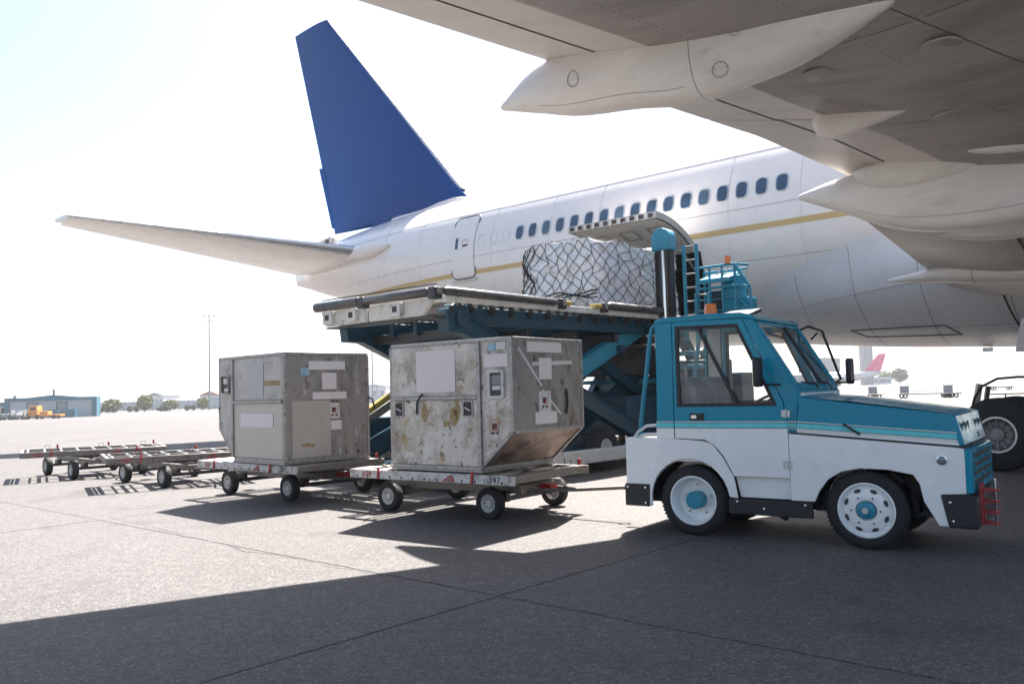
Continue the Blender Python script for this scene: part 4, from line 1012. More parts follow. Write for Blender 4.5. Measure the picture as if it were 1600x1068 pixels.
for (y0, z0, y1, z1, w_) in ((.14, 1.50, .62, 1.02, .035), (.62, .98, 1.02, .66, .03), (.42, 1.30, 1.30, 1.33, .05)):
    g = MB(); g.bar((XO + .0015, y0, z0), (XO + .0015, y1, z1), w_, .002, (1, 0, 0)); g.build('tape', 'label_white', c1)
MB().tube([(XO + .01, 1.14, .98), (XO + .02, 1.15, .8), (XO + .012, 1.13, .66)], .016, 6).build('strap', 'black', c1)
B2 = Vector((-3.38, 12.56, .66)); RZ2 = radians(-44)
c2 = container('cargo_container', 'grey container overhanging to the left, with a repair patch, on dolly 207', B2, RZ2, -1, W=1.5, OV=.46, D=1.53, mats=('alu', 'alu_dark', 'alu_slant', 'alu_clean'))
onf(c2, -1.02, .98, -.55, 1.50, 'label_mid', y=-.007); onf(c2, -1.24, .52, -.28, .73, 'label_grey', y=-.009)
onf(c2, -.52, 1.14, -.08, 1.22, 'mark_brown', y=-.0062, d=.001, name='torn_sticker')
g = MB().frame(rrect(-1.86, 1.04, -1.60, 1.34, .02, 2), rrect(-1.84, 1.06, -1.62, 1.32, .02, 2), .0, -.03); q = g.build('document_pocket', 'edge_alu', c2)
MB().bb((-1.84, .0, 1.06), (-1.62, -.008, 1.32)).build('pocket_window', 'steel_dark', q); MB().bb((-1.80, -.009, 1.2), (-1.68, -.012, 1.29)).build('paper', 'label_white', q); MB().bb((-1.78, -.009, 1.08), (-1.66, -.012, 1.13)).build('paper', 'label_white', q)
X2 = .010
for y0, z0, y1, z1 in ((.43, 1.37, 1.08, 1.50), (.66, 1.07, .92, 1.32), (.49, .92, 1.10, 1.03), (.81, .45, 1.0, .59)): ons(c2, X2, y0, z0, y1, z1, 'label_grey')
ons(c2, X2, .13, .06, .80, .90, 'alu_clean', 'repair_patch', .008); ons(c2, X2, .29, 1.29, .43, 1.40, 'light_blue')
sign(c2, Matrix.Translation((X2 + .002, .88, .74)) @ RY, .18, .24)
MB().tube([(X2, 1.5, .93), (X2 + .05, 1.56, .9), (X2 + .06, 1.60, .75)], .016, 6).build('strap', 'black', c2)
MB().prism([(.28, .23), (.5, .20), (.52, .24), (.42, .27), (.3, .26)], X2 + .0085, X2 + .0095, 'yz').build('torn_sticker', 'mark_brown', c2)
MB().tube([(-1.9, .02, .85), (-1.97, .0, .8), (-1.96, .02, .68)], .014, 6).build('strap', 'black', c2)

# ================================================================== DOLLIES
DR = .205
dt = wheel_mesh(DR, .13, .115).mesh('dolly_tyre', 'rubber')
g = MB().lathe([(.12, .05), (.11, .062), (.10, .05), (.085, .02), (.045, .018), (.04, .05), (0, .055)], (0, 0, 0), 'y', 28)
g.lathe([(.12, -.05), (.11, -.062), (.10, -.05), (.085, -.02), (.045, -.018), (.04, -.05), (0, -.055)], (0, 0, 0), 'y', 28)
drim = g.mesh('dolly_rim', 'cream_rim')
g = MB()
for k in range(8):
    a = 2 * pi * k / 8
    for s_ in (1, -1): g.cyl((.065 * cos(a), .016 * s_, .065 * sin(a)), (.065 * cos(a), .026 * s_, .065 * sin(a)), .011, 6)
dnut = g.mesh('wheel_nuts', 'steel_dark')
def dolly(label, loc, rz, drz, doff, num, nr):
    t = thing('cargo_dolly', label, 'cargo dolly', loc, rz, 'cargo dollies coupled in a train')
    for x in (-.9, .9):
        for y in (-.72, .72):
            wq = inst('wheel', dt, t, (x, y, DR)); inst('rim', drim, wq); inst('wheel_nuts', dnut, wq)
        MB().bar((x, -.66, DR + .02), (x, .66, DR + .02), .06, .06).build('axle', 'steel_dark', t)
        for y in (-.5, .5): MB().bb((x - .12, y - .04, DR), (x + .12, y + .04, .34)).build('leaf_spring', 'steel_dark', t)
    for y in (-.42, .42): MB().bar((-1.15, y, .36), (1.2, y, .36), .09, .11).build('chassis_beam', 'dolly_metal', t, .006)
    for x in (-1.1, -.3, .5, 1.15): MB().bar((x, -.42, .36), (x, .42, .36), .08, .09).build('chassis_cross', 'dolly_metal', t, .006)
    MB().lathe([(.0, -.04), (.42, -.04), (.42, .04), (0, .04)], (0, 0, .44), 'z', 28).build('turntable', 'steel_dark', t)
    # drawbar (A frame) and its eye
    db = MB().tube([(1.15, -.3, .33), (1.75, 0, .34), (2.45, 0, .40)], .024, 8); db.tube([(1.15, .3, .33), (1.75, 0, .34)], .024, 8)
    o = db.build('drawbar', 'dolly_metal', t); MB().tube([(2.5 + .06 * cos(a * pi / 6), .06 * sin(a * pi / 6), .40) for a in range(12)], .018, 6, closed=True).build('drawbar_eye', 'steel_dark', o)
    MB().bb((1.2, -.06, .33), (1.38, .1, .40)).build('tow_latch', 'red', t, .01)
    MB().bb((-1.35, -.07, .30), (-1.15, .07, .44)).build('rear_hitch', 'dolly_metal', t, .01)
    # deck
    dk = bpy.data.objects.new('deck', None)
    Lx, Wy = 1.42, .84
    R = Matrix.Translation((doff[0], doff[1], 0)) @ Matrix.Rotation(drz, 4, 'Z')
    def D(name, mb, m, bevel=0, parent=None):
        o = mb.build(name, m, parent or t, bevel)
        if not parent: o.matrix_local = R
        return o
    lr = D('label_rail', MB().bb((-Lx, -Wy, .50), (Lx, -Wy + .06, .615)), 'dolly_white' if num else 'dolly_metal', .01)
    D('deck_rail', MB().bb((-Lx, Wy - .06, .50), (Lx, Wy, .61)), 'dolly_metal', .008)
    D('deck_rail', MB().bb((-Lx, -Wy + .06, .52), (-Lx + .07, Wy - .06, .62)), 'dolly_metal', .008)
    D('deck_rail', MB().bb((Lx - .07, -Wy + .06, .52), (Lx, Wy - .06, .62)), 'dolly_metal', .008)
    for k in range(7):
        x = -Lx + .2 + k * (2 * Lx - .4) / 6
        D('deck_cross', MB().bb((x - .025, -Wy + .06, .50), (x + .025, Wy - .06, .565)), 'dolly_metal')
    for k in range(nr):
        x = -Lx + .14 + k * (2 * Lx - .28) / (nr - 1)
        for (y0, y1) in ((-.72, -.06), (.06, .72)): D('roller', MB().cyl((x, y0, .592), (x, y1, .592), .026, 10), 'roller')
    D('deck_rail', MB().bb((-Lx + .07, -.035, .50), (Lx - .07, .035, .60)), 'dolly_metal')
    g = MB()
    for k in range(13): g.cyl((-Lx + .15 + k * .21, -Wy - .006, .53), (-Lx + .15 + k * .21, -Wy + .002, .53), .014, 8)
    o = g.build('drain_holes', 'seam', lr)
    mr = Matrix.Rotation(pi / 2, 3, 'X')
    text('654', .105, 'ink_red', lr, (-Lx + .34, -Wy - .003, .558), mr, 'lettering', spacing=1.15)
    if num: text(num, .105, 'ink_black', lr, (Lx - .28, -Wy - .003, .558), mr, 'lettering', spacing=1.1)
    for x in (-Lx + .58, Lx - .62):
        MB().box((x, -Wy - .02, .58), (.03, .02, .16), Matrix.Rotation(radians(8), 3, 'Y')).build('stop_lever', 'red', lr, .004)
    tri = [(Lx - 1.12, .52), (Lx - .92, .52), (Lx - .98, .60)]; tin = [(Lx - 1.07, .53), (Lx - .95, .53), (Lx - .985, .58)]
    MB().frame(tri, tin, -Wy - .012, -Wy - .001).build('release_lever', 'red', lr)
    for x in (-.7, .35, Lx - .1):
        D('pallet_stop', MB().bb((x - .02, Wy - .10, .61), (x + .02, Wy - .06, .70)), 'red', .004)
    for x in (-.9, .2, 1.1):
        D('handle_loop', MB().tube([(x - .05, Wy - .03, .60), (x - .05, Wy - .03, .68), (x + .05, Wy - .03, .68), (x + .05, Wy - .03, .60)], .006, 5), 'steel_dark')
    return t
e1 = Vector((cos(RZ1), sin(RZ1), 0)); e2 = Vector((-sin(RZ1), cos(RZ1), 0)); BB = Vector((-.42, 10.60, 0))
def F(u, v): return BB + e1 * u + e2 * v
dolly('cargo dolly numbered 197, under the whitish battered container', F(-1.08, 1.08), radians(-37.2), 0, (.22, -.36), '197', 9)
dolly('cargo dolly numbered 207, under the grey patched container', F(-5.08, 1.15), radians(-42), 0, (.42, -.42), '207', 9)
dolly('empty cargo dolly just left of the grey container, its slatted deck turned sideways', F(-9.0, 1.35), radians(-44), radians(73), (.45, -.15), None, 9)
dolly('empty cargo dolly at the far left end of the train', F(-12.6, 1.4), radians(-46), radians(75), (.3, -.12), None, 9)

# ================================================================== TUG
TG = thing('baggage_tug', 'blue and white towing tractor with turquoise stripe at the head of the dollies', 'towing tractor', (1.91, 9.39, 0), radians(-36)); TG.scale = (1.012, 1, 1)
W = 1.46; WH = 'tug_white'; BL = 'tug_blue'
for (y0, y1, nm) in ((0, .03, 'near'), (W - .03, W, 'far')):
    # rear wing with wheel arch
    ar = arc(-.02, .38, .455, 8, 172, 14)
    MB().prism([(-.78, .53), (-.78, 1.06), (-.36, 1.055), (-.10, 1.045), (.16, 1.03), (.26, .99), (.37, .86), (.48, .66), (.52, .435)] + ar + [(-.47, .30), (-.60, .30), (-.60, .53)], y0, y1).build('rear_wing', WH, TG, .006)
    arf = arc(1.78, .36, .47, 14, 166, 14)
    MB().prism([(1.079, .44), (1.079, 1.115), (2.60, 1.0), (2.655, .99), (2.655, .58), (2.46, .57), (2.53, .28), (2.42, .28), (2.30, .50)] + [(2.27, .66), (2.22, .74), (2.0, .78), (1.75, .785), (1.58, .75), (1.45, .67), (1.36, .55), (1.31, .44)], y0, y1).build('front_wing', WH, TG, .006)
    MB().bb((.42, y0 + (-.015 if y0 == 0 else 0), .27), (1.29, y1, .43)).build('side_skirt', 'black', TG, .012)
    if y0 == 0: MB().prism([(.53, .44), (1.08, .44), (1.085, .66), (.48, .66)], .07, .10).build('step_panel', WH, TG, .004)
    # hood side: blue above, white below
    MB().prism([(1.165, 1.13), (1.16, 1.16), (2.615, 1.045), (2.62, 1.02)], y0, y1).build('hood_sill', WH, TG)
    MB().prism([(1.16, 1.16), (1.20, 1.485), (2.56, 1.307), (2.60, 1.285), (2.615, 1.045)], y0 + .001, y1 - .001).build('hood_side', BL, TG, .004)
for (a, b, m, n_) in ((1.243, 1.140, 'stripe_white', .010), (1.233, 1.130, 'black', .005), (1.176, 1.077, 'black', .005), (1.222, 1.123, 'turquoise', .046), (1.172, 1.073, 'stripe_white', .006)):
    MB().prism([(1.168, a), (2.603, b), (2.605, b - n_), (1.168, a - n_)], -.0025, .001).build('stripe', m, TG)
# lower white band under the stripe on the hood
MB().prism([(1.168, 1.166), (2.606, 1.067), (2.608, 1.045), (1.168, 1.135)], -.0015, .001).build('stripe', 'stripe_white', TG)
MB().prism([(1.13, 1.118), (2.66, .998), (2.66, 1.014), (1.13, 1.134)], .004, W - .004).build('panel_gap', 'seam', TG)
# hood top and nose
g = MB(); hood = [(1.20, 1.485), (1.7, 1.435), (2.2, 1.365), (2.50, 1.32), (2.565, 1.305), (2.60, 1.285)]
vs = []
for (x, z) in hood:
    for k in range(9):
        f_ = k / 8; vs.append((x, (W - .12 * smooth(1.3, 2.6, x)) * f_, z + .022 * sin(pi * f_) ** .5 * (1 if x < 2.58 else 0)))
g.add(vs, [(i * 9 + j, (i + 1) * 9 + j, (i + 1) * 9 + j + 1, i * 9 + j + 1) for i in range(5) for j in range(8)], True); g.build('hood', BL, TG, angle=50)
MB().prism([(2.565, 1.29), (2.60, 1.295), (2.665, 1.02), (2.61, 1.02)], .0, W - .12).build('nose_panel', BL, TG, .008)
q = MB(); q.add([(2.612, .06, 1.27), (2.612, W - .2, 1.27), (2.672, W - .2, 1.03), (2.672, .06, 1.03), (2.602, .06, 1.27), (2.602, W - .2, 1.27), (2.662, W - .2, 1.03), (2.662, .06, 1.03)], [(0, 1, 2, 3), (0, 4, 5, 1), (1, 5, 6, 2), (2, 6, 7, 3), (3, 7, 4, 0)])
q.build('headlight_cover', 'lens_clear', TG)
for y in (.20, .42, W - .45, W - .22):
    q = MB().lathe([(.085, .006), (.08, .0), (.055, -.012), (0, -.016)], (2.632, y, 1.15), 'x', 20).build('headlight', 'lens', TG)
MB().prism([(2.655, .585), (2.655, .99), (2.71, .985), (2.71, .585)], .0, W - .12).build('front_panel', BL, TG, .008)
for z in (.66, .74, .82, .90):
    MB().bb((2.708, .15, z), (2.716, W - .28, z + .035)).build('grille_slot', 'seam', TG)
MB().bb((2.671, .98, 1.05), (2.677, 1.08, 1.10)).build('sticker', 'label_white', TG)
MB().prism([(2.44, .57), (2.50, .27), (2.74, .27), (2.74, .55), (2.66, .585)], -.015, W - .08).build('front_bumper', 'black', TG, .015)
MB().prism([(-.80, .29), (-.50, .29), (-.49, .54), (-.80, .54)], -.012, .05).build('rear_bumper', 'black', TG, .01)
MB().prism([(-.82, .29), (-.74, .29), (-.74, .54), (-.82, .54)], .05, W + .01).build('rear_bumper', 'black', TG, .01)
for (x, z) in ((2.52, .50), (2.54, .33), (-.76, .50), (-.54, .33), (.52, .40), (1.22, .40), (.80, .34), (-.54, .50)):
    MB().lathe([(.012, .0), (.012, -.006), (0, -.008)], (x, -.015, z), 'y', 8).build('bolt', 'chrome', TG)
# red towing jaw
j = MB()
for z in (.30, .40, .50, .60): j.bb((2.73, .2, z - .009), (2.88, .36, z + .009))
j.bb((2.73, .18, .28), (2.75, .24, .66)); j.bb((2.73, .32, .28), (2.75, .38, .66)); j.bar((2.85, .28, .26), (2.85, .28, .66), .022, .022); o = j.build('towing_jaw', 'red', TG, .004)
MB().cyl((2.85, .28, .22), (2.85, .28, .70), .014, 10).build('tow_pin', 'chrome', o)
for y in (.22, .48): MB().bb((2.75, y - .012, .30), (2.88, y + .012, .60)).build('jaw_plate', 'red', o) if False else None
# chassis under-body and deck
MB().bb((-.7, .25, .32), (2.55, W - .25, .52)).build('chassis', 'black', TG)
MB().bb((-.70, .03, .80), (.30, W - .03, 1.02)).build('rear_deck', WH, TG, .01)
MB().bb((-.775, .03, .54), (-.745, W - .03, 1.06)).build('rear_panel', WH, TG, .006)
MB().bb((.46, .10, .44), (1.10, W - .1, .50)).build('cab_floor', 'black', TG)
MB().bb((.9, .2, .26), (1.05, .5, .36)).build('fuel_tank', 'black', TG, .02)
MB().cyl((.9, .25, .22), (.95, .25, .30), .05, 10).build('drain_plug', 'black', TG)
# door: blue above, white below, frame and pane
def dpoly(pts, y0, y1, nm, m, b=.004, par=None): return MB().prism(pts, y0, y1).build(nm, m, par or TG, b)
for (ya, yb, sgn) in ((0, .03, -1), (W - .03, W, 1)):
    yo = ya if sgn < 0 else yb
    outer = [(-.165, 1.20), (1.065, 1.20), (1.035, 1.44), (.64, 2.325), (-.155, 2.34)]
    inner = [(-.125, 1.405), (.965, 1.405), (.94, 1.47), (.585, 2.27), (-.12, 2.285)]
    d_ = MB().frame(outer, inner, ya, yb).build('door', BL, TG, .004)
    low = [(-.165, 1.20), (-.165, 1.055), (-.1, 1.055), (.17, 1.045), (.275, 1.0), (.385, .87), (.49, .665), (1.075, .665), (1.07, 1.20)]
    MB().prism(low, ya + .0, yb).build('lower_door', WH, d_, .004)
    fo = [(-.127, 1.40), (.975, 1.40), (.948, 1.475), (.59, 2.275), (-.122, 2.29)]; fi = [(-.085, 1.435), (.92, 1.435), (.90, 1.49), (.565, 2.24), (-.08, 2.255)]
    MB().frame(fo, fi, yo + sgn * .004, yo - sgn * .02).build('window_frame', 'black', d_, .003)
    MB().prism(fi, (ya + yb) / 2, (ya + yb) / 2 + .005).build('pane', 'glass', d_)
    MB().bar((.155, yo + sgn * .002, 2.25), (.55, yo + sgn * .002, 1.435), .02, .035, (0, 0, 1)).build('window_bar', 'black', d_)
    # pillars
    MB().prism([(-.385, 1.055), (-.175, 1.055), (-.165, 2.345), (-.345, 2.345)], ya + .001, yb - .001).build('rear_pillar', BL, TG, .004)
    MB().prism([(1.075, 1.13), (1.155, 1.13), (1.19, 1.52), (1.16, 1.60), (.76, 2.31), (.645, 2.33), (1.045, 1.44)], ya + .001, yb - .001).build('front_pillar', BL, TG, .004)
    yi_ = .034 if sgn < 0 else W - .034
    MB().prism([(-.36, 1.40), (-.18, 1.40), (-.175, 2.33), (-.335, 2.33)], yi_, yi_ - sgn * .012).build('pillar_trim', 'inner_light', TG, .003)
    if sgn < 0:
        for (z, h_, m) in ((1.232, .010, 'stripe_white'), (1.226, .005, 'black'), (1.169, .005, 'black'), (1.175, .050, 'turquoise'), (1.163, .005, 'stripe_white')):
            MB().bb((-.163, -.0025, z), (1.072, .001, z + h_)).build('stripe', m, d_); MB().bb((-.384, -.002, z), (-.177, .002, z + h_)).build('stripe', m, TG)
            MB().bb((1.078, -.002, z), (1.163, .002, z + h_)).build('stripe', m, TG)
        MB().prism([(-.384, 1.056), (-.176, 1.056), (-.176, 1.17), (-.384, 1.17)], -.0015, .002).build('pillar_base', WH, TG)
        h = MB().bb((.02, -.014, 1.255), (.18, .0, 1.33)).build('door_handle', 'black', d_, .006); MB().bb((.04, -.02, 1.275), (.10, -.012, 1.31)).build('lock', 'chrome', h)
        for (x, z) in ((1.06, 1.32), (1.06, .80)):
            g = MB().bb((x - .045, -.006, z - .035), (x - .010, .0, z + .035)); g.bb((x + .010, -.006, z - .035), (x + .045, 0, z + .035)); g.cyl((x, -.012, z - .045), (x, -.012, z + .045), .009, 8)
            g.build('hinge', 'bare', d_, .002)
        MB().bb((-.172, -.001, .67), (-.166, .004, 2.34)).build('door_gap', 'seam', TG) if False else None
g = MB()
for r_ in range(6):
    for c_ in range(2): g.cyl((1.105 + c_ * .03, -.004, 1.15 + r_ * .035), (1.105 + c_ * .03, 0, 1.15 + r_ * .035), .008, 6)
g.build('vent_holes', 'seam', TG)
# roof
roof = [(-.36, 2.335), (-.37, 2.37), (-.30, 2.395), (.30, 2.405), (.62, 2.39), (.76, 2.355), (.80, 2.30), (.64, 2.33)]
MB().prism(roof, -.012, W + .012).build('roof', BL, TG, .015)
MB().bb((-.38, .03, 1.05), (-.35, W - .03, 1.40)).build('back_panel', BL, TG, .006)
MB().frame([(.03, 1.40), (W - .03, 1.40), (W - .03, 2.34), (.03, 2.34)], [(.07, 1.44), (W - .07, 1.44), (W - .07, 2.29), (.07, 2.29)], -.38, -.35, 'yz').build('rear_window_frame', BL, TG, .004)
MB().prism([(.07, 1.44), (W - .07, 1.44), (W - .07, 2.29), (.07, 2.29)], -.368, -.362, 'yz').build('rear_window', 'glass', TG)
# windscreen with frame, centre bar, wipers and the number
w0, w1 = Vector((1.19, 0, 1.575)), Vector((.76, 0, 2.30)); wd = (w1 - w0)
def ws(y, t, off=0): n_ = Vector((wd.z, 0, -wd.x)).normalized(); return w0 + wd * t + Vector((0, y, 0)) + n_ * off
def wbar(a, b, wt, nm, m, off=0): MB().bar(ws(*a, off), ws(*b, off), wt, .03, (wd.z, 0, -wd.x)).build(nm, m, TG, .004)
wbar((.03, .03), (W - .03, .03), .07, 'windscreen_frame', BL); wbar((.03, .97), (W - .03, .97), .06, 'windscreen_frame', BL)
wbar((.05, .0), (.05, 1.0), .06, 'windscreen_frame', BL); wbar((W - .05, .0), (W - .05, 1.0), .06, 'windscreen_frame', BL)
wbar((W * .62, .04), (W * .62, .96), .035, 'centre_bar', 'black', .005)
g = MB(); g.add([ws(.07, .06), ws(W - .07, .06), ws(W - .07, .95), ws(.07, .95)], [(0, 1, 2, 3)]); g.build('windscreen', 'glass', TG)
mt = Matrix((Vector((0, 1, 0)), wd.normalized(), Vector((0, 1, 0)).cross(wd.normalized()))).transposed()
text('144', .15, 'ink_blue', TG, ws(.30, .84, .006), mt, 'lettering', spacing=.95)
for (y, y2) in ((.30, .62), (.72, 1.08)):
    MB().tube([ws(y2, -.02, .03), ws(y2 - .05, .04, .035), ws(y, .07, .02)], .009, 6).build('wiper', 'black', TG)
    MB().bar(ws(y - .08, .075, .012), ws(y2 - .1, .045, .012), .012, .02).build('wiper_blade', 'black', TG)
MB().prism([(1.08, 1.40), (1.215, 1.40), (1.215, 1.53), (1.19, 1.565), (1.12, 1.62)], .01, W - .01).build('scuttle', BL, TG, .01)
MB().prism([(1.0, 1.10), (1.12, 1.10), (1.10, 1.52), (.95, 1.50)], .04, W - .04).build('dashboard', 'seat', TG, .02)
# mirrors
for (y, x, sg) in ((-.17, .86, -1), (W + .16, 1.30, 1)):
    o = MB().bb((x - .035, y - .09, 1.60), (x + .02, y + .09, 1.90)).build('mirror', 'black', TG, .02)
    MB().tube([(x, y, 1.66), (x + .05, y - sg * .08, 1.62), (1.02, (-.0 if sg < 0 else W), 1.62)], .012, 6).build('mirror_arm', 'black', o)
    MB().bb((x - .039, y - .075, 1.62), (x - .034, y + .075, 1.88)).build('mirror_glass', 'chrome', o)
# open quarter light on the far side
MB().tube([(.80, W + .02, 2.26), (.84, W + .16, 2.30), (.98, W + .22, 2.24), (1.18, W + .18, 1.66), (1.12, W + .03, 1.60)], .016, 8).build('far_window_frame', 'black', TG)
MB().tube([(.86, W + .17, 2.14), (.93, W + .21, 2.22)], .012, 6).build('window_stay', 'black', TG)
# tubular hoop behind the cab
for y in (.06, W - .06):
    MB().tube([(-.62, y, 1.06), (-.60, y, 1.25), (-.45, y, 2.20), (-.42, y, 2.29), (-.36, y, 2.345), (-.26, y, 2.35)], .026, 10).build('grab_hoop', 'loader_light', TG)
MB().tube([(-.36, .03, 1.20), (-.52, .03, 1.19), (-.64, .05, 1.12), (-.68, .06, 1.07)], .018, 8).build('rail', 'stripe_white', TG)
MB().tube([(-.36, .03, 1.10), (-.56, .03, 1.09), (-.62, .05, 1.07)], .018, 8).build('rail', 'stripe_white', TG)
# beacon
b_ = MB().lathe([(.0, .135), (.055, .13), (.066, .105), (.07, .01), (.074, 0)], (.13, .42, 2.42), 'z', 24).build('beacon', 'orange', TG)
MB().cyl((.13, .42, 2.395), (.13, .42, 2.425), .08, 20).build('beacon_base', 'black', b_)
# side lamp, hood catch, nose lamp
l_ = MB().lathe([(.045, .0), (.045, -.014), (.036, -.016)], (2.47, 0, .885), 'y', 20).build('side_lamp', 'chrome', TG); MB().lathe([(.034, -.012), (.02, -.018), (0, -.02)], (2.47, 0, .885), 'y', 16).build('lamp_glass', 'lens', l_)
MB().bar((1.62, -.014, 1.215), (1.77, -.014, 1.115), .02, .02).build('hood_catch', 'black', TG, .004)
# seats, steering wheel, lever
for y in (.34, .95):
    MB().prism([(.02, .98), (.52, 1.0), (.52, 1.12), (.0, 1.10)], y - .22, y + .22).build('seat', 'seat', TG, .04)
    MB().prism([(-.06, 1.08), (.10, 1.08), (.02, 1.62), (-.06, 1.74), (-.16, 1.72), (-.18, 1.55)], y - .21, y + .21).build('seat_back', 'seat', TG, .06)
sw = [Vector((.78, .36, 1.48)) + Vector((.07 * cos(a), 0, .19 * cos(a) * .45 + 0)) * 1.0 + Vector((0, .19 * sin(a), 0)) + Vector((.12 * cos(a), 0, 0)) for a in [k * pi / 12 for k in range(24)]]
MB().tube(sw, .014, 6, closed=True).build('steering_wheel', 'black', TG); MB().cyl((.78, .36, 1.47), (1.0, .36, 1.2), .022, 8).build('steering_column', 'black', TG)
# wheels
TW = MB(); Rw, wdw = .378, .20
TW.lathe([(.262, -.08), (.275, -.10), (.33, -.105), (.362, -.09), (Rw, -.07), (Rw, .07), (.362, .09), (.33, .105), (.275, .10), (.262, .08)], (0, 0, 0), 'y', 56)
for k in range(56):
    a = 2 * pi * k / 56
    for (y, da) in ((-.075, .0), (.075, .05)):
        TW.box((Rw * cos(a + da), y * .86, Rw * sin(a + da)), (.012, .035, .022), Matrix.Rotation(-a - da, 3, 'Y'))
TW_me = TW.mesh('tyre', 'rubber')
def front_rim():
    o = MB().lathe([(.262, -.08), (.268, -.10), (.255, -.106), (.245, -.09), (.238, -.06), (.226, -.055), (.20, -.088), (.15, -.10), (.10, -.098), (.098, -.06), (0, -.06)], (0, 0, 0), 'y', 40)
    return o.mesh('rim', WH)
fr_me = front_rim(); hole_me = []
for k in range(8):
    a = 2 * pi * (k + .5) / 8; c_ = Vector((.196 * cos(a), -.0925, .196 * sin(a))); tg = Vector((-sin(a), 0, cos(a))); rd = Vector((cos(a), .35, sin(a)))
    hole_me.append(MB().add([c_ + Vector((0, -.004, 0))] + [c_ + Vector((0, -.0035, 0)) + tg * .034 * cos(q * pi / 8) + rd * .018 * sin(q * pi / 8) for q in range(16)], [(0, q + 1, (q + 1) % 16 + 1) for q in range(16)]).mesh('rim_hole', 'seam'))
nuts = MB()
for k in range(6):
    a = 2 * pi * k / 6; nuts.cyl((.135 * cos(a), -.098, .135 * sin(a)), (.135 * cos(a), -.118, .135 * sin(a)), .011, 6)
nuts_me = nuts.mesh('wheel_nuts', 'chrome')
hub_me = MB().lathe([(.085, -.06), (.085, -.10), (.07, -.112), (.035, -.115), (.034, -.14), (.0, -.142)], (0, 0, 0), 'y', 28).mesh('hub', 'turq_hub' if 'turq_hub' in M else 'loader_light')
cap_me = MB().lathe([(.033, -.141), (.030, -.150), (0, -.152)], (0, 0, 0), 'y', 16).mesh('hub_cap', 'cream_rim')
rr_me = MB().lathe([(.262, -.08), (.268, -.10), (.255, -.106), (.245, -.085), (.23, -.03), (.22, .04), (.18, .05), (0, .05)], (0, 0, 0), 'y', 40).mesh('rim', WH)
rh_me = MB().lathe([(.098, .05), (.098, -.072), (.09, -.08), (0, -.083)], (0, 0, 0), 'y', 28).mesh('hub', 'loader_light')
for (x, y, rear) in ((0, .14, 1), (1.78, .14, 0), (0, W - .14, 1), (1.78, W - .14, 0)):
    o = inst('wheel', TW_me, TG, (x, y, Rw), 0 if y < .5 else pi)
    if rear:
        inst('rim', rr_me, o); inst('hub', rh_me, o)
        g = MB()
        for k in range(5): a = 2 * pi * k / 5 + .3; g.cyl((.165 * cos(a), .05, .165 * sin(a)), (.165 * cos(a), .02, .165 * sin(a)), .012, 6); g.cyl((.085 * cos(a), -.085, .085 * sin(a)), (.085 * cos(a), -.093, .085 * sin(a)), .008, 6)
        inst('wheel_nuts', g.mesh('wheel_nuts', 'chrome'), o)
    else:
        inst('rim', fr_me, o); [inst('rim_hole', hm_, o) for hm_ in hole_me]; inst('wheel_nuts', nuts_me, o); inst('hub', hub_me, o); inst('hub_cap', cap_me, o)
MB().cyl((0, .2, Rw), (0, W - .2, Rw), .09, 12).build('rear_axle', 'black', TG); MB().cyl((1.78, .2, Rw), (1.78, W - .2, Rw), .05, 12).build('front_axle', 'black', TG)
for x in (0, 1.78):       # dark inner wheel housings
    MB().grid(lambda u, v: Vector((x + .47 * cos(pi * u), .03 + .4 * v, .38 + .45 * sin(pi * u))), 16, 1).build('wheel_housing', 'black', TG)
MB().tube([(-.82, .5, .45), (-1.0, .5, .45)], .03, 8).build('rear_hitch', 'steel_dark', TG)

# ================================================================== behind: hose, carts, gear on the apron
def at(px, py, D):   # a point seen at that place in the picture, D metres ahead
    d = fw + rt * (px - 800) / 1333.0 - up * (py - 534) / 1333.0
    return Vector((0, 0, CAMZ)) + d * (D / d.y)
def gnd(px, D):
    d = fw + rt * (px - 800) / 1333.0; x = d.x / d.y * D
    for _ in range(3): x = x
    return Vector((x, D, terrain(x, D)))
hs = thing('equipment_trolley', 'metal service trolley with rails, upright post and white plate behind the big wheels', 'trolley', (12.4, 21.5, 0), radians(-8))
MB().bb((-1.2, -.5, .42), (2.4, .5, .52)).build('frame', 'grey_metal', hs, .01)
MB().bar((-.95, -.3, .5), (-.75, -.3, 1.48), .16, .12).build('post', 'inner_lining', hs, .01)
MB().bar((-.72, -.3, .5), (-.55, -.3, 1.42), .1, .1).build('post', 'steel_dark', hs, .01)
for z in (1.02, 1.22): MB().tube([(-.6, -.4, z), (2.4, -.4, z)], .016, 6).build('rail', 'grey_metal', hs)
for x in (-.2, .5, 1.2): MB().tube([(x, -.4, .5), (x, -.4, 1.22)], .016, 6).build('upright', 'red', hs)
MB().bb((.62, -.45, 1.0), (.98, -.38, 1.62)).build('plate', 'far_white', hs, .01)
for (x, y) in ((-.9, -.4), (-.9, .4), (2, -.4), (2, .4)): inst('wheel', dt, hs, (x, y, DR))
hose = MB().tube([(11.30, 21.2, .55), (11.33, 21.2, .85), (11.42, 21.2, 1.15), (11.62, 21.2, 1.42), (12.0, 21.2, 1.60), (12.5, 21.2, 1.63), (12.9, 21.2, 1.62), (13.4, 21.2, 1.73), (14.2, 21.2, 1.95), (15.2, 21.2, 2.2)], .032, 8).build('cable', 'cord')
tag(hose, 'thick black cable arching over the big wheels at the right edge', 'cable')
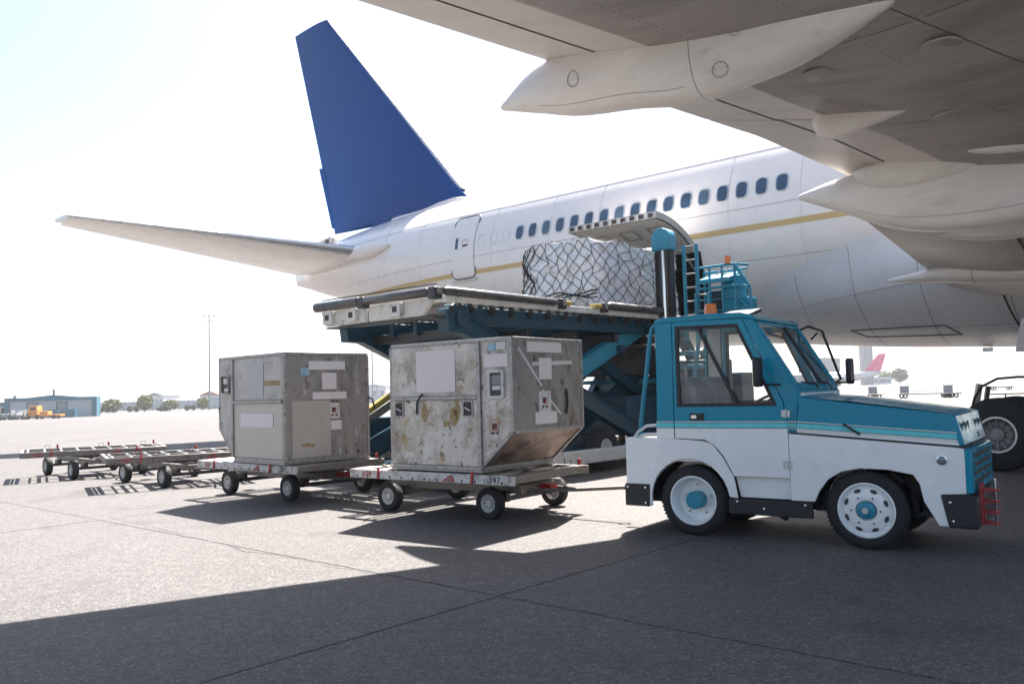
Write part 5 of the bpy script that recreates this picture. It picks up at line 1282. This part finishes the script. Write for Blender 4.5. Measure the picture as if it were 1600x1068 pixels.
# trolleys with hooped end frames far out on the apron
def hoop_cart(label, px, D, L_, rz=.05, deck=True):
    p = gnd(px, D); t = thing('baggage_cart', label, 'baggage cart', p, rz, 'baggage carts standing far out on the apron')
    MB().bb((-.0, -.4, .32), (L_, .4, .42)).build('deck', 'grey_metal', t) if deck else None
    MB().tube([(0, 0, .35), (0, 0, 1.2), (.08, 0, 1.32), (.72, 0, 1.32), (.8, 0, 1.2), (.8, 0, .35)], .03, 6).build('end_hoop', 'far_white', t)
    MB().bb((.04, -.02, .45), (.76, .02, 1.1)).build('end_panel', 'far_grey', t)
    if L_ > 2:
        for z in (.62, .85): MB().tube([(.8, 0, z), (L_, 0, z)], .016, 5).build('rail', 'grey_metal', t)
        for k in range(4): MB().tube([(1.3 + k * 1.0, 0, .4), (1.3 + k, 0, .85)], .016, 5).build('upright', 'red', t)
    for x in (.3, max(.8, L_ - .5)):
        for y in (-.35, .35): inst('wheel', dt, t, (x, y, DR))
    return t
hoop_cart('small baggage cart with hooped end, seen above the rear of the tug hood', 1353, 78, 1.2)
hoop_cart('baggage cart with low side rails, middle of the three beyond the tug hood', 1402, 76, 4.6)
hoop_cart('baggage cart with tall hooped end, nearest the big wheels', 1470, 74, 1.4)
p = gnd(1560, 110); t = thing('tow_trolley', 'tiny low trolley far out on the apron behind the trolley rails', 'trolley', (p.x, p.y, p.z))
MB().bb((-1.4, -.4, .35), (1.4, .4, .48)).build('deck', 'grey_metal', t)
for x in (-1, 1): inst('wheel', dt, t, (x, -.3, DR)); inst('wheel', dt, t, (x, .3, DR))

# ================================================================== FAR BACKGROUND
# terminal shed on the left: long low wing and gabled hall
sp = gnd(152, 184); bld = thing('terminal_building', 'low pale building with teal roof edge and corner piers, at the far left', 'building', (sp.x, sp.y, sp.z), radians(14))
q = 18.0
MB().bb((-17.0, 0, 0), (-.9, 3, 3.6)).build('wall', 'far_wall', bld)
MB().prism([(-17.8, 3.6), (0, 3.6), (0, 4.25), (-3.5, 4.25), (-8.6, 4.8), (-13.5, 4.3), (-17.8, 4.3)], -.5, 3.4).build('roof', 'far_teal', bld)
MB().bb((-.95, -.5, 0), (0, 3, 3.6)).build('corner_pier', 'far_teal', bld); MB().bb((-17.8, -.5, 0), (-17.0, 3, 3.6)).build('corner_pier', 'far_teal', bld)
for x in (-12.6, -6.9):
    d_ = MB().frame([(x - 1.1, 0), (x + 1.1, 0), (x + 1.1, 3.3), (x - 1.1, 3.3)], [(x - .9, 0.05), (x + .9, .05), (x + .9, 3.1), (x - .9, 3.1)], -.12, .05).build('gate', 'far_teal', bld)
    for k in range(3): MB().bb((x - .85 + k * .6, -.06, .1), (x - .32 + k * .6, -.02, 3.05)).build('pane', 'far_grey', d_)
MB().bb((-30, .5, 0), (-17.8, 3, 3.5)).build('side_wing', 'far_teal', bld); MB().bb((-30, .38, .9), (-17.9, .5, 2.6)).build('wall_band', 'far_wall', bld)
for k in range(6):
    x = -29 + k * 2.05; f_ = MB().bb((x, .2, .9), (x + 1.1, .4, 2.5)).build('window', 'far_white', bld); MB().bb((x + .15, .14, 1.0), (x + .95, .2, 2.4)).build('pane', 'seam', f_)
MB().cyl((-9, 2, 4.4), (-9, 2, 6.0), .22, 10).build('chimney', 'steel_dark', bld)
MB().cyl((-17, 3, 4.3), (-16.6, 3, 4.9), .3, 10).build('roof_vent', 'far_grey', bld)
# orange truck with trailer in front of it
tp = gnd(55, 168); tk = thing('truck', 'orange flatbed truck with a cab, parked before the far teal building', 'truck', (tp.x - .3, tp.y, tp.z), radians(3))
MB().bb((-1.6, -1, .5), (5.6, 1, .85)).build('chassis', 'truck_orange', tk, .03)
MB().prism([(-.9, .85), (-.9, 1.7), (-.5, 1.75), (-.35, 2.55), (1.2, 2.6), (1.3, 1.0), (2.3, .9)], -1, 1).build('cab', 'truck_orange', tk, .04)
MB().bb((-.1, -1.02, 1.75), (.95, -.99, 2.35)).build('window', 'seam', tk)
MB().bb((1.6, -.9, .9), (3.2, .9, 1.5)).build('engine_hood', 'truck_orange', tk, .04)
MB().bb((-2.6, -1, .5), (-1.2, 1, 1.7)).build('front_box', 'far_white', tk, .03)
for x in (-1.4, 1.2, 4.4):
    for y in (-.95, .95): o = inst('wheel', wl, tk, (x, y, .42))
for i, (px, lb) in enumerate(((12, 'grey flatbed cart loaded with pale bags, leftmost before the far building'), (32, 'grey flatbed cart loaded with pale bags, right behind the orange truck'))):
    p = gnd(px, 166); t = thing('flatbed_cart', lb, 'baggage cart', (p.x, p.y, p.z), 0, 'loaded carts before the far building')
    MB().bb((-1.2, -.7, .5), (1.2, .7, .65)).build('deck', 'far_grey', t)
    for x in (-.8, 0, .8): MB().box((x, 0, .95), (.6, .8, .5), Matrix.Rotation(random.random(), 3, 'Z')).build('load', random.choice(['far_white', 'leaf_light', 'far_grey']), t, .1)
    for x in (-.9, .9): inst('wheel', wl, t, (x, -.6, .42)); inst('wheel', wl, t, (x, .6, .42))
    MB().bb((1.1, -.7, .6), (1.2, .7, 1.9)).build('end_frame', 'far_grey', t)
for px, lb in ((85, 'teal box standing left of the gabled hall\'s near gate'), (112, 'teal box standing at the right gate of the gabled hall')):
    p = gnd(px, 180); tag(MB().bb((p.x - 1, p.y - .5, p.z), (p.x + 1, p.y + .5, p.z + .9)).bb((p.x - 1.02, p.y - .52, p.z + .9), (p.x + 1.02, p.y + .52, p.z + 1.7)).build('waste_bin', 'far_teal'), lb, 'bin')
# perimeter wall of panels
fp = gnd(150, 246); fe = gnd(720, 300)
fen = thing('perimeter_fence', 'long grey panel fence with posts along the far edge of the apron', 'fence', (0, 0, 0)); nseg = 46
pm = []
for k in range(nseg):
    a = fp.lerp(fe, k / nseg); b = fp.lerp(fe, (k + 1) / nseg)
    za = terrain(a.x, a.y); zb = terrain(b.x, b.y)
    MB().bar((a.x, a.y, za), (a.x, a.y, za + 3.1), .15, .15).build('post', 'far_grey', fen)
    d = (b - a); MB().bar((a.x + d.x * .02, a.y + d.y * .02, (za + zb) / 2 + 1.55), (b.x - d.x * .02, b.y - d.y * .02, (za + zb) / 2 + 1.55), .08, 2.5).build('fence_panel', 'far_wall', fen)
# masts
def mast(px, D, H_, label, arms=True, r=.28):
    p = gnd(px, D); t = thing('light_mast', label, 'light mast', (p.x, p.y, p.z), 0)
    MB().tube([(0, 0, 0), (0, 0, H_)], [r, r * .55], 10).build('pole', 'pole', t)
    if arms:
        for z, w_ in ((H_ - .4, 1.5), (H_ - 1.9, .9)):
            MB().bar((-w_, 0, z), (w_, 0, z), .12, .12).build('crossarm', 'pole', t)
            for x in (-w_, w_): MB().bb((x - .35, -.3, z - .12), (x + .35, .3, z + .16)).build('lamp', 'far_grey', t, .05)
    else:
        MB().bb((-.6, -.2, H_), (.6, .2, H_ + .18)).build('lamp', 'far_grey', t)
    return t
mast(327, 237, 26.5, 'tall mast with two crossarms left of the grey container')
mast(581, 260, 26.5, 'tall mast with two crossarms between the two containers')
for px, D, H_, lb in ((301, 290, 11.5, 'thin lamp post just left of the tall mast'), (215, 300, 9.5, 'thin lamp post between the teal building and the pale hall'), (588, 300, 15, 'short lamp post right of the mast between the containers'), (594, 320, 13, 'shorter thin lamp post nearest the front container'), (1412, 400, 17, 'thin lamp post standing behind the pink tail')): mast(px, D, H_, lb, False, .16)
mast(1428, 420, 19, 'slim mast right of the pink tail', True, .2); mast(1527, 430, 12, 'faint slim mast furthest right on the skyline', True, .2)
# far halls
def hall(px, D, w_, h_, label, m='far_white', roofm='far_grey', gable=.6, nw=4):
    p = gnd(px, D); t = thing('hall', label, 'building', (p.x, p.y, p.z), 0)
    MB().bb((0, 0, 0), (w_, 14, h_)).build('wall', m, t); MB().prism([(-.3, h_), (w_ + .3, h_), (w_ * .5, h_ + gable)], -.3, 14.3).build('roof', roofm, t)
    for k in range(nw):
        x = w_ * (k + .5) / nw; MB().bb((x - w_ / nw * .22, -.06, h_ * .35), (x + w_ / nw * .22, .02, h_ * .72)).build('window', 'far_grey', t)
hall(228, 275, 5.5, 4.6, 'pale gabled hall behind the fence near the bright green tree', gable=1.0)
hall(312, 262, 6, 4.2, 'white house with a red roof behind the tall mast', roofm='roof_red', gable=1.3)
hall(566, 300, 8, 6.0, 'pale flat hall between the two containers', nw=3)
hall(1262, 380, 14, 12, 'grey terminal block seen through the tug\'s windscreen', 'far_grey', nw=5)
# control tower shaft
p = gnd(1352, 350); ctt = thing('control_tower', 'tall ribbed grey tower shaft behind the pink tailed aircraft', 'tower', (p.x, p.y, p.z))
MB().prism([(-2.1, 0), (1.9, 0), (1.9, 34), (-2.1, 34)], -2, 2).build('shaft', 'far_grey', ctt)
for k in range(5): MB().bb((-1.9 + k * .85, -2.25, 0), (-1.5 + k * .85, -2.0, 34)).build('rib', 'far_wall', ctt)
MB().lathe([(2.5, 34), (4.4, 36), (4.6, 39), (3.2, 40), (0, 40.4)], (0, 0, 0), 'z', 16).build('tower_cab', 'far_wall', ctt)
# parked airliner with pink tail
pp = at(1300, 585, 330); pa = thing('airliner', 'distant white airliner with a pink red tail fin, seen past the tug', 'airliner', (pp.x, 330, terrain(pp.x, 330)), radians(176))
def pfus(u, v):
    s = -26 + 46 * u; tab = [(-26, 3.1, .2), (-24.5, 3.2, 1.0), (-21, 3.3, 1.85), (-18, 3.4, 2.0), (6, 3.4, 2.0), (13, 3.9, 1.5), (18, 4.7, .7), (20, 5.0, .15)]
    r = interp(tab, s, 2); z = interp(tab, s, 1); a = 2 * pi * v; return Vector((s, r * cos(a), z + r * sin(a)))
MB().grid(lambda u, v: Vector((-pfus(u, v).x, pfus(u, v).y, pfus(u, v).z)), 46, 20).build('fuselage', 'far_white', pa, angle=60)
MB().prism([(-9.8 - 2, 5.2), (-17.4 - 1, 5.4), (-20.6, 12.0), (-17.9, 12.0)], -.2, .2).build('fin', 'pinkred', pa, .05)
for sd in (1, -1):
    MB().add([(-15.5, sd * .8, 4.8), (-19, sd * .8, 4.9), (-21.4, sd * 6, 5.4), (-20, sd * 6, 5.4), (-15.5, sd * .8, 5.05), (-19, sd * .8, 5.05), (-21.4, sd * 6, 5.5), (-20, sd * 6, 5.5)], [(0, 1, 2, 3), (4, 5, 6, 7), (0, 1, 5, 4), (1, 2, 6, 5), (2, 3, 7, 6), (3, 0, 4, 7)]).build('tailplane', 'far_white', pa)
    MB().add([(4, sd * 1.6, 2.2), (-4, sd * 1.6, 2.5), (-7, sd * 16, 3.8), (-5, sd * 16, 3.8), (4, sd * 1.6, 2.8), (-4, sd * 1.6, 2.7), (-7, sd * 16, 3.95), (-5, sd * 16, 3.95)], [(0, 1, 2, 3), (4, 5, 6, 7), (0, 1, 5, 4), (1, 2, 6, 5), (2, 3, 7, 6), (3, 0, 4, 7)]).build('wing', 'far_white', pa)
    MB().lathe([(0, 2.5), (.95, 2.4), (1.1, .5), (.6, -2)], (0, 0, 0), 'x', 16).build('engine', 'far_grey', pa).location = (3.5, sd * 6, 1.7)
for (x, y) in ((-1.5, 3.5), (-1.5, -3.5), (16, 0)):
    MB().bar((x, y, .4), (x, y, 2.3), .2, .2).build('gear_leg', 'far_grey', pa); MB().cyl((x, y - .4, .5), (x, y + .4, .5), .5, 12).build('wheel', 'rubber', pa)
for k in range(22):
    x = 17 - k * 1.3; MB().bb((x, 1.98, 3.9), (x + .3, 2.03, 4.25)).build('window', 'seam', pa)
# small building under that airliner
for k, px in enumerate((1352, 1372)):
    pb = gnd(px, 372); t = thing('service_building', ['low pale pavilion with a row of dark windows, left one under the distant airliner', 'low pale pavilion with a row of dark windows, right one near the round tree'][k], 'building', (pb.x, pb.y, pb.z))
    MB().bb((0, 0, 0), (5, 6, 3)).build('wall', 'far_white', t); MB().bb((-.2, -.2, 3), (5.2, 6.2, 3.3)).build('roof', 'far_grey', t)
    for j in range(6): MB().bb((.2 + j * .8, -.05, .8), (.7 + j * .8, 0, 2.3)).build('window', 'far_teal', t)
# vegetation: leaf clumps spread through a crown volume
def leaf_crown(w_, h_, n_, z0, seed, sz=.35):
    rnd = random.Random(seed); g = MB()
    for _ in range(n_):
        while True:
            p = Vector((rnd.uniform(-1, 1), rnd.uniform(-1, 1), rnd.uniform(-1, 1)))
            if p.length < 1 and p.length > .3 and noise.noise(p * 1.9 + Vector(((seed * .37) % 19, 0, 0))) > -.22: break
        q = Vector((p.x * w_, p.y * w_, z0 + h_ * (p.z + 1) / 2)); a = Vector((rnd.gauss(0, 1), rnd.gauss(0, 1), rnd.gauss(0, 1))).normalized(); b = a.orthogonal().normalized(); c_ = a.cross(b); s_ = sz * rnd.uniform(.5, 1.2)
        g.add([q + b * s_, q + c_ * s_ * .6, q - b * s_, q - c_ * s_ * .6], [(0, 1, 2, 3)])
    return g
def plant(kind, px, D, w_, h_, label, m, trunk=.5, n_=420, group=None):
    p = gnd(px, D); t = thing(kind, label, 'tree' if kind == 'tree' else 'bush', (p.x, p.y, p.z), 0, group)
    leaf_crown(w_, h_ - trunk * .4, n_, trunk * .6, px, .12 + w_ * .14).build('crown', m, t)
    MB().tube([(0, 0, 0), (.08, 0, trunk), (0, .05, h_ * .6)], [.16, .12, .05], 6).build('trunk', 'bark', t)
    for k in range(4):
        a = k * 1.7; MB().tube([(0, 0, h_ * .3), (w_ * .5 * cos(a), w_ * .5 * sin(a), h_ * .62)], [.06, .02], 5).build('limb', 'bark', t)
plant('tree', 226, 238, 2.2, 4.6, 'bright green bushy tree before the pale gabled hall', 'leaf_light', .8, 800)
plant('tree', 176, 236, 2.6, 3.6, 'light green low tree right of the teal building', 'leaf_light', .7, 600)
plant('tree', 316, 240, 1.8, 3.4, 'small yellow green tree beside the foot of the tall mast', 'leaf_light', .6, 500)
plant('tree', 266, 240, 2.2, 3.0, 'light green spreading tree right of the white mound of the pale hall', 'leaf_light', .5, 500)
for px, w_, lb in ((158, 1.2, 'round dark bush at the corner of the teal building'), (169, 1.8, 'wide dark bush, second from the teal building'), (178, 1.7, 'wide dark bush, third from the teal building'), (203, 1.2, 'clipped dark bush left of the bright green tree'), (213, 1.2, 'clipped dark bush touching the bright green tree'), (251, 1.8, 'dark low bush right of the bright green tree'), (260, 1.8, 'dark low bush under the spreading light tree'), (292, 1.2, 'clipped dark bush, first from the lamp post'), (301, 1.2, 'clipped dark bush at the thin lamp post')):
    plant('bush', px, 234, w_ * .72, 1.5, lb, 'leaf_dark', .2, 240, 'clipped dark bushes along the far apron edge')
plant('tree', 1403, 380, 3.5, 6.6, 'round hazy tree between the pink tailed aircraft and the mast', 'leaf_dark', 1.5, 900)
plant('tree', 1380, 385, 3.5, 5.5, 'small hazy tree left of the round tree by the pink tail', 'leaf_light', 1.2, 500)
# hills, a wooded ridge beyond the field
def ridge(D, x0, x1, hfun, z0):
    g = MB(); n_ = 260; rnd = random.Random(3); vs = []
    for i in range(n_ + 1):
        x = x0 + (x1 - x0) * i / n_; h = hfun(x / D) * (1 + .25 * noise.noise(Vector((x * .008, 0, 0)))) + 5 * noise.noise(Vector((x * .05, 4, 0))) + 2.5 * noise.noise(Vector((x * .16, 4, 0)))
        vs += [(x, D, z0), (x, D + 60, max(z0 + 1, z0 + h)), (x, D + 900, z0 - 5)]
    g.add(vs, [(3 * i, 3 * i + 3, 3 * i + 4, 3 * i + 1) for i in range(n_)] + [(3 * i + 1, 3 * i + 4, 3 * i + 5, 3 * i + 2) for i in range(n_)], True); return g
o = ridge(1500, -1600, 1700, lambda r: 14 + (9 if r > .3 else 0) * smooth(.3, .5, r), -1.4).build('hills', 'hill'); o['kind'] = 'structure'

# ================================================================== HAZE
hz = MB().bb((-1900, -300, -8), (2000, 2600, 55)).build('haze', 'seam'); hz.data.materials.clear()
hm = bpy.data.materials.new('haze'); hm.use_nodes = True; n = hm.node_tree.nodes; n.clear()
o_ = n.new('ShaderNodeOutputMaterial'); pv = n.new('ShaderNodeVolumePrincipled'); pv.inputs['Color'].default_value = (.98, .99, 1, 1); pv.inputs['Density'].default_value = .0003; pv.inputs['Anisotropy'].default_value = .3
hm.node_tree.links.new(pv.outputs[0], o_.inputs['Volume']); hz.data.materials.append(hm); hz['kind'] = 'stuff'
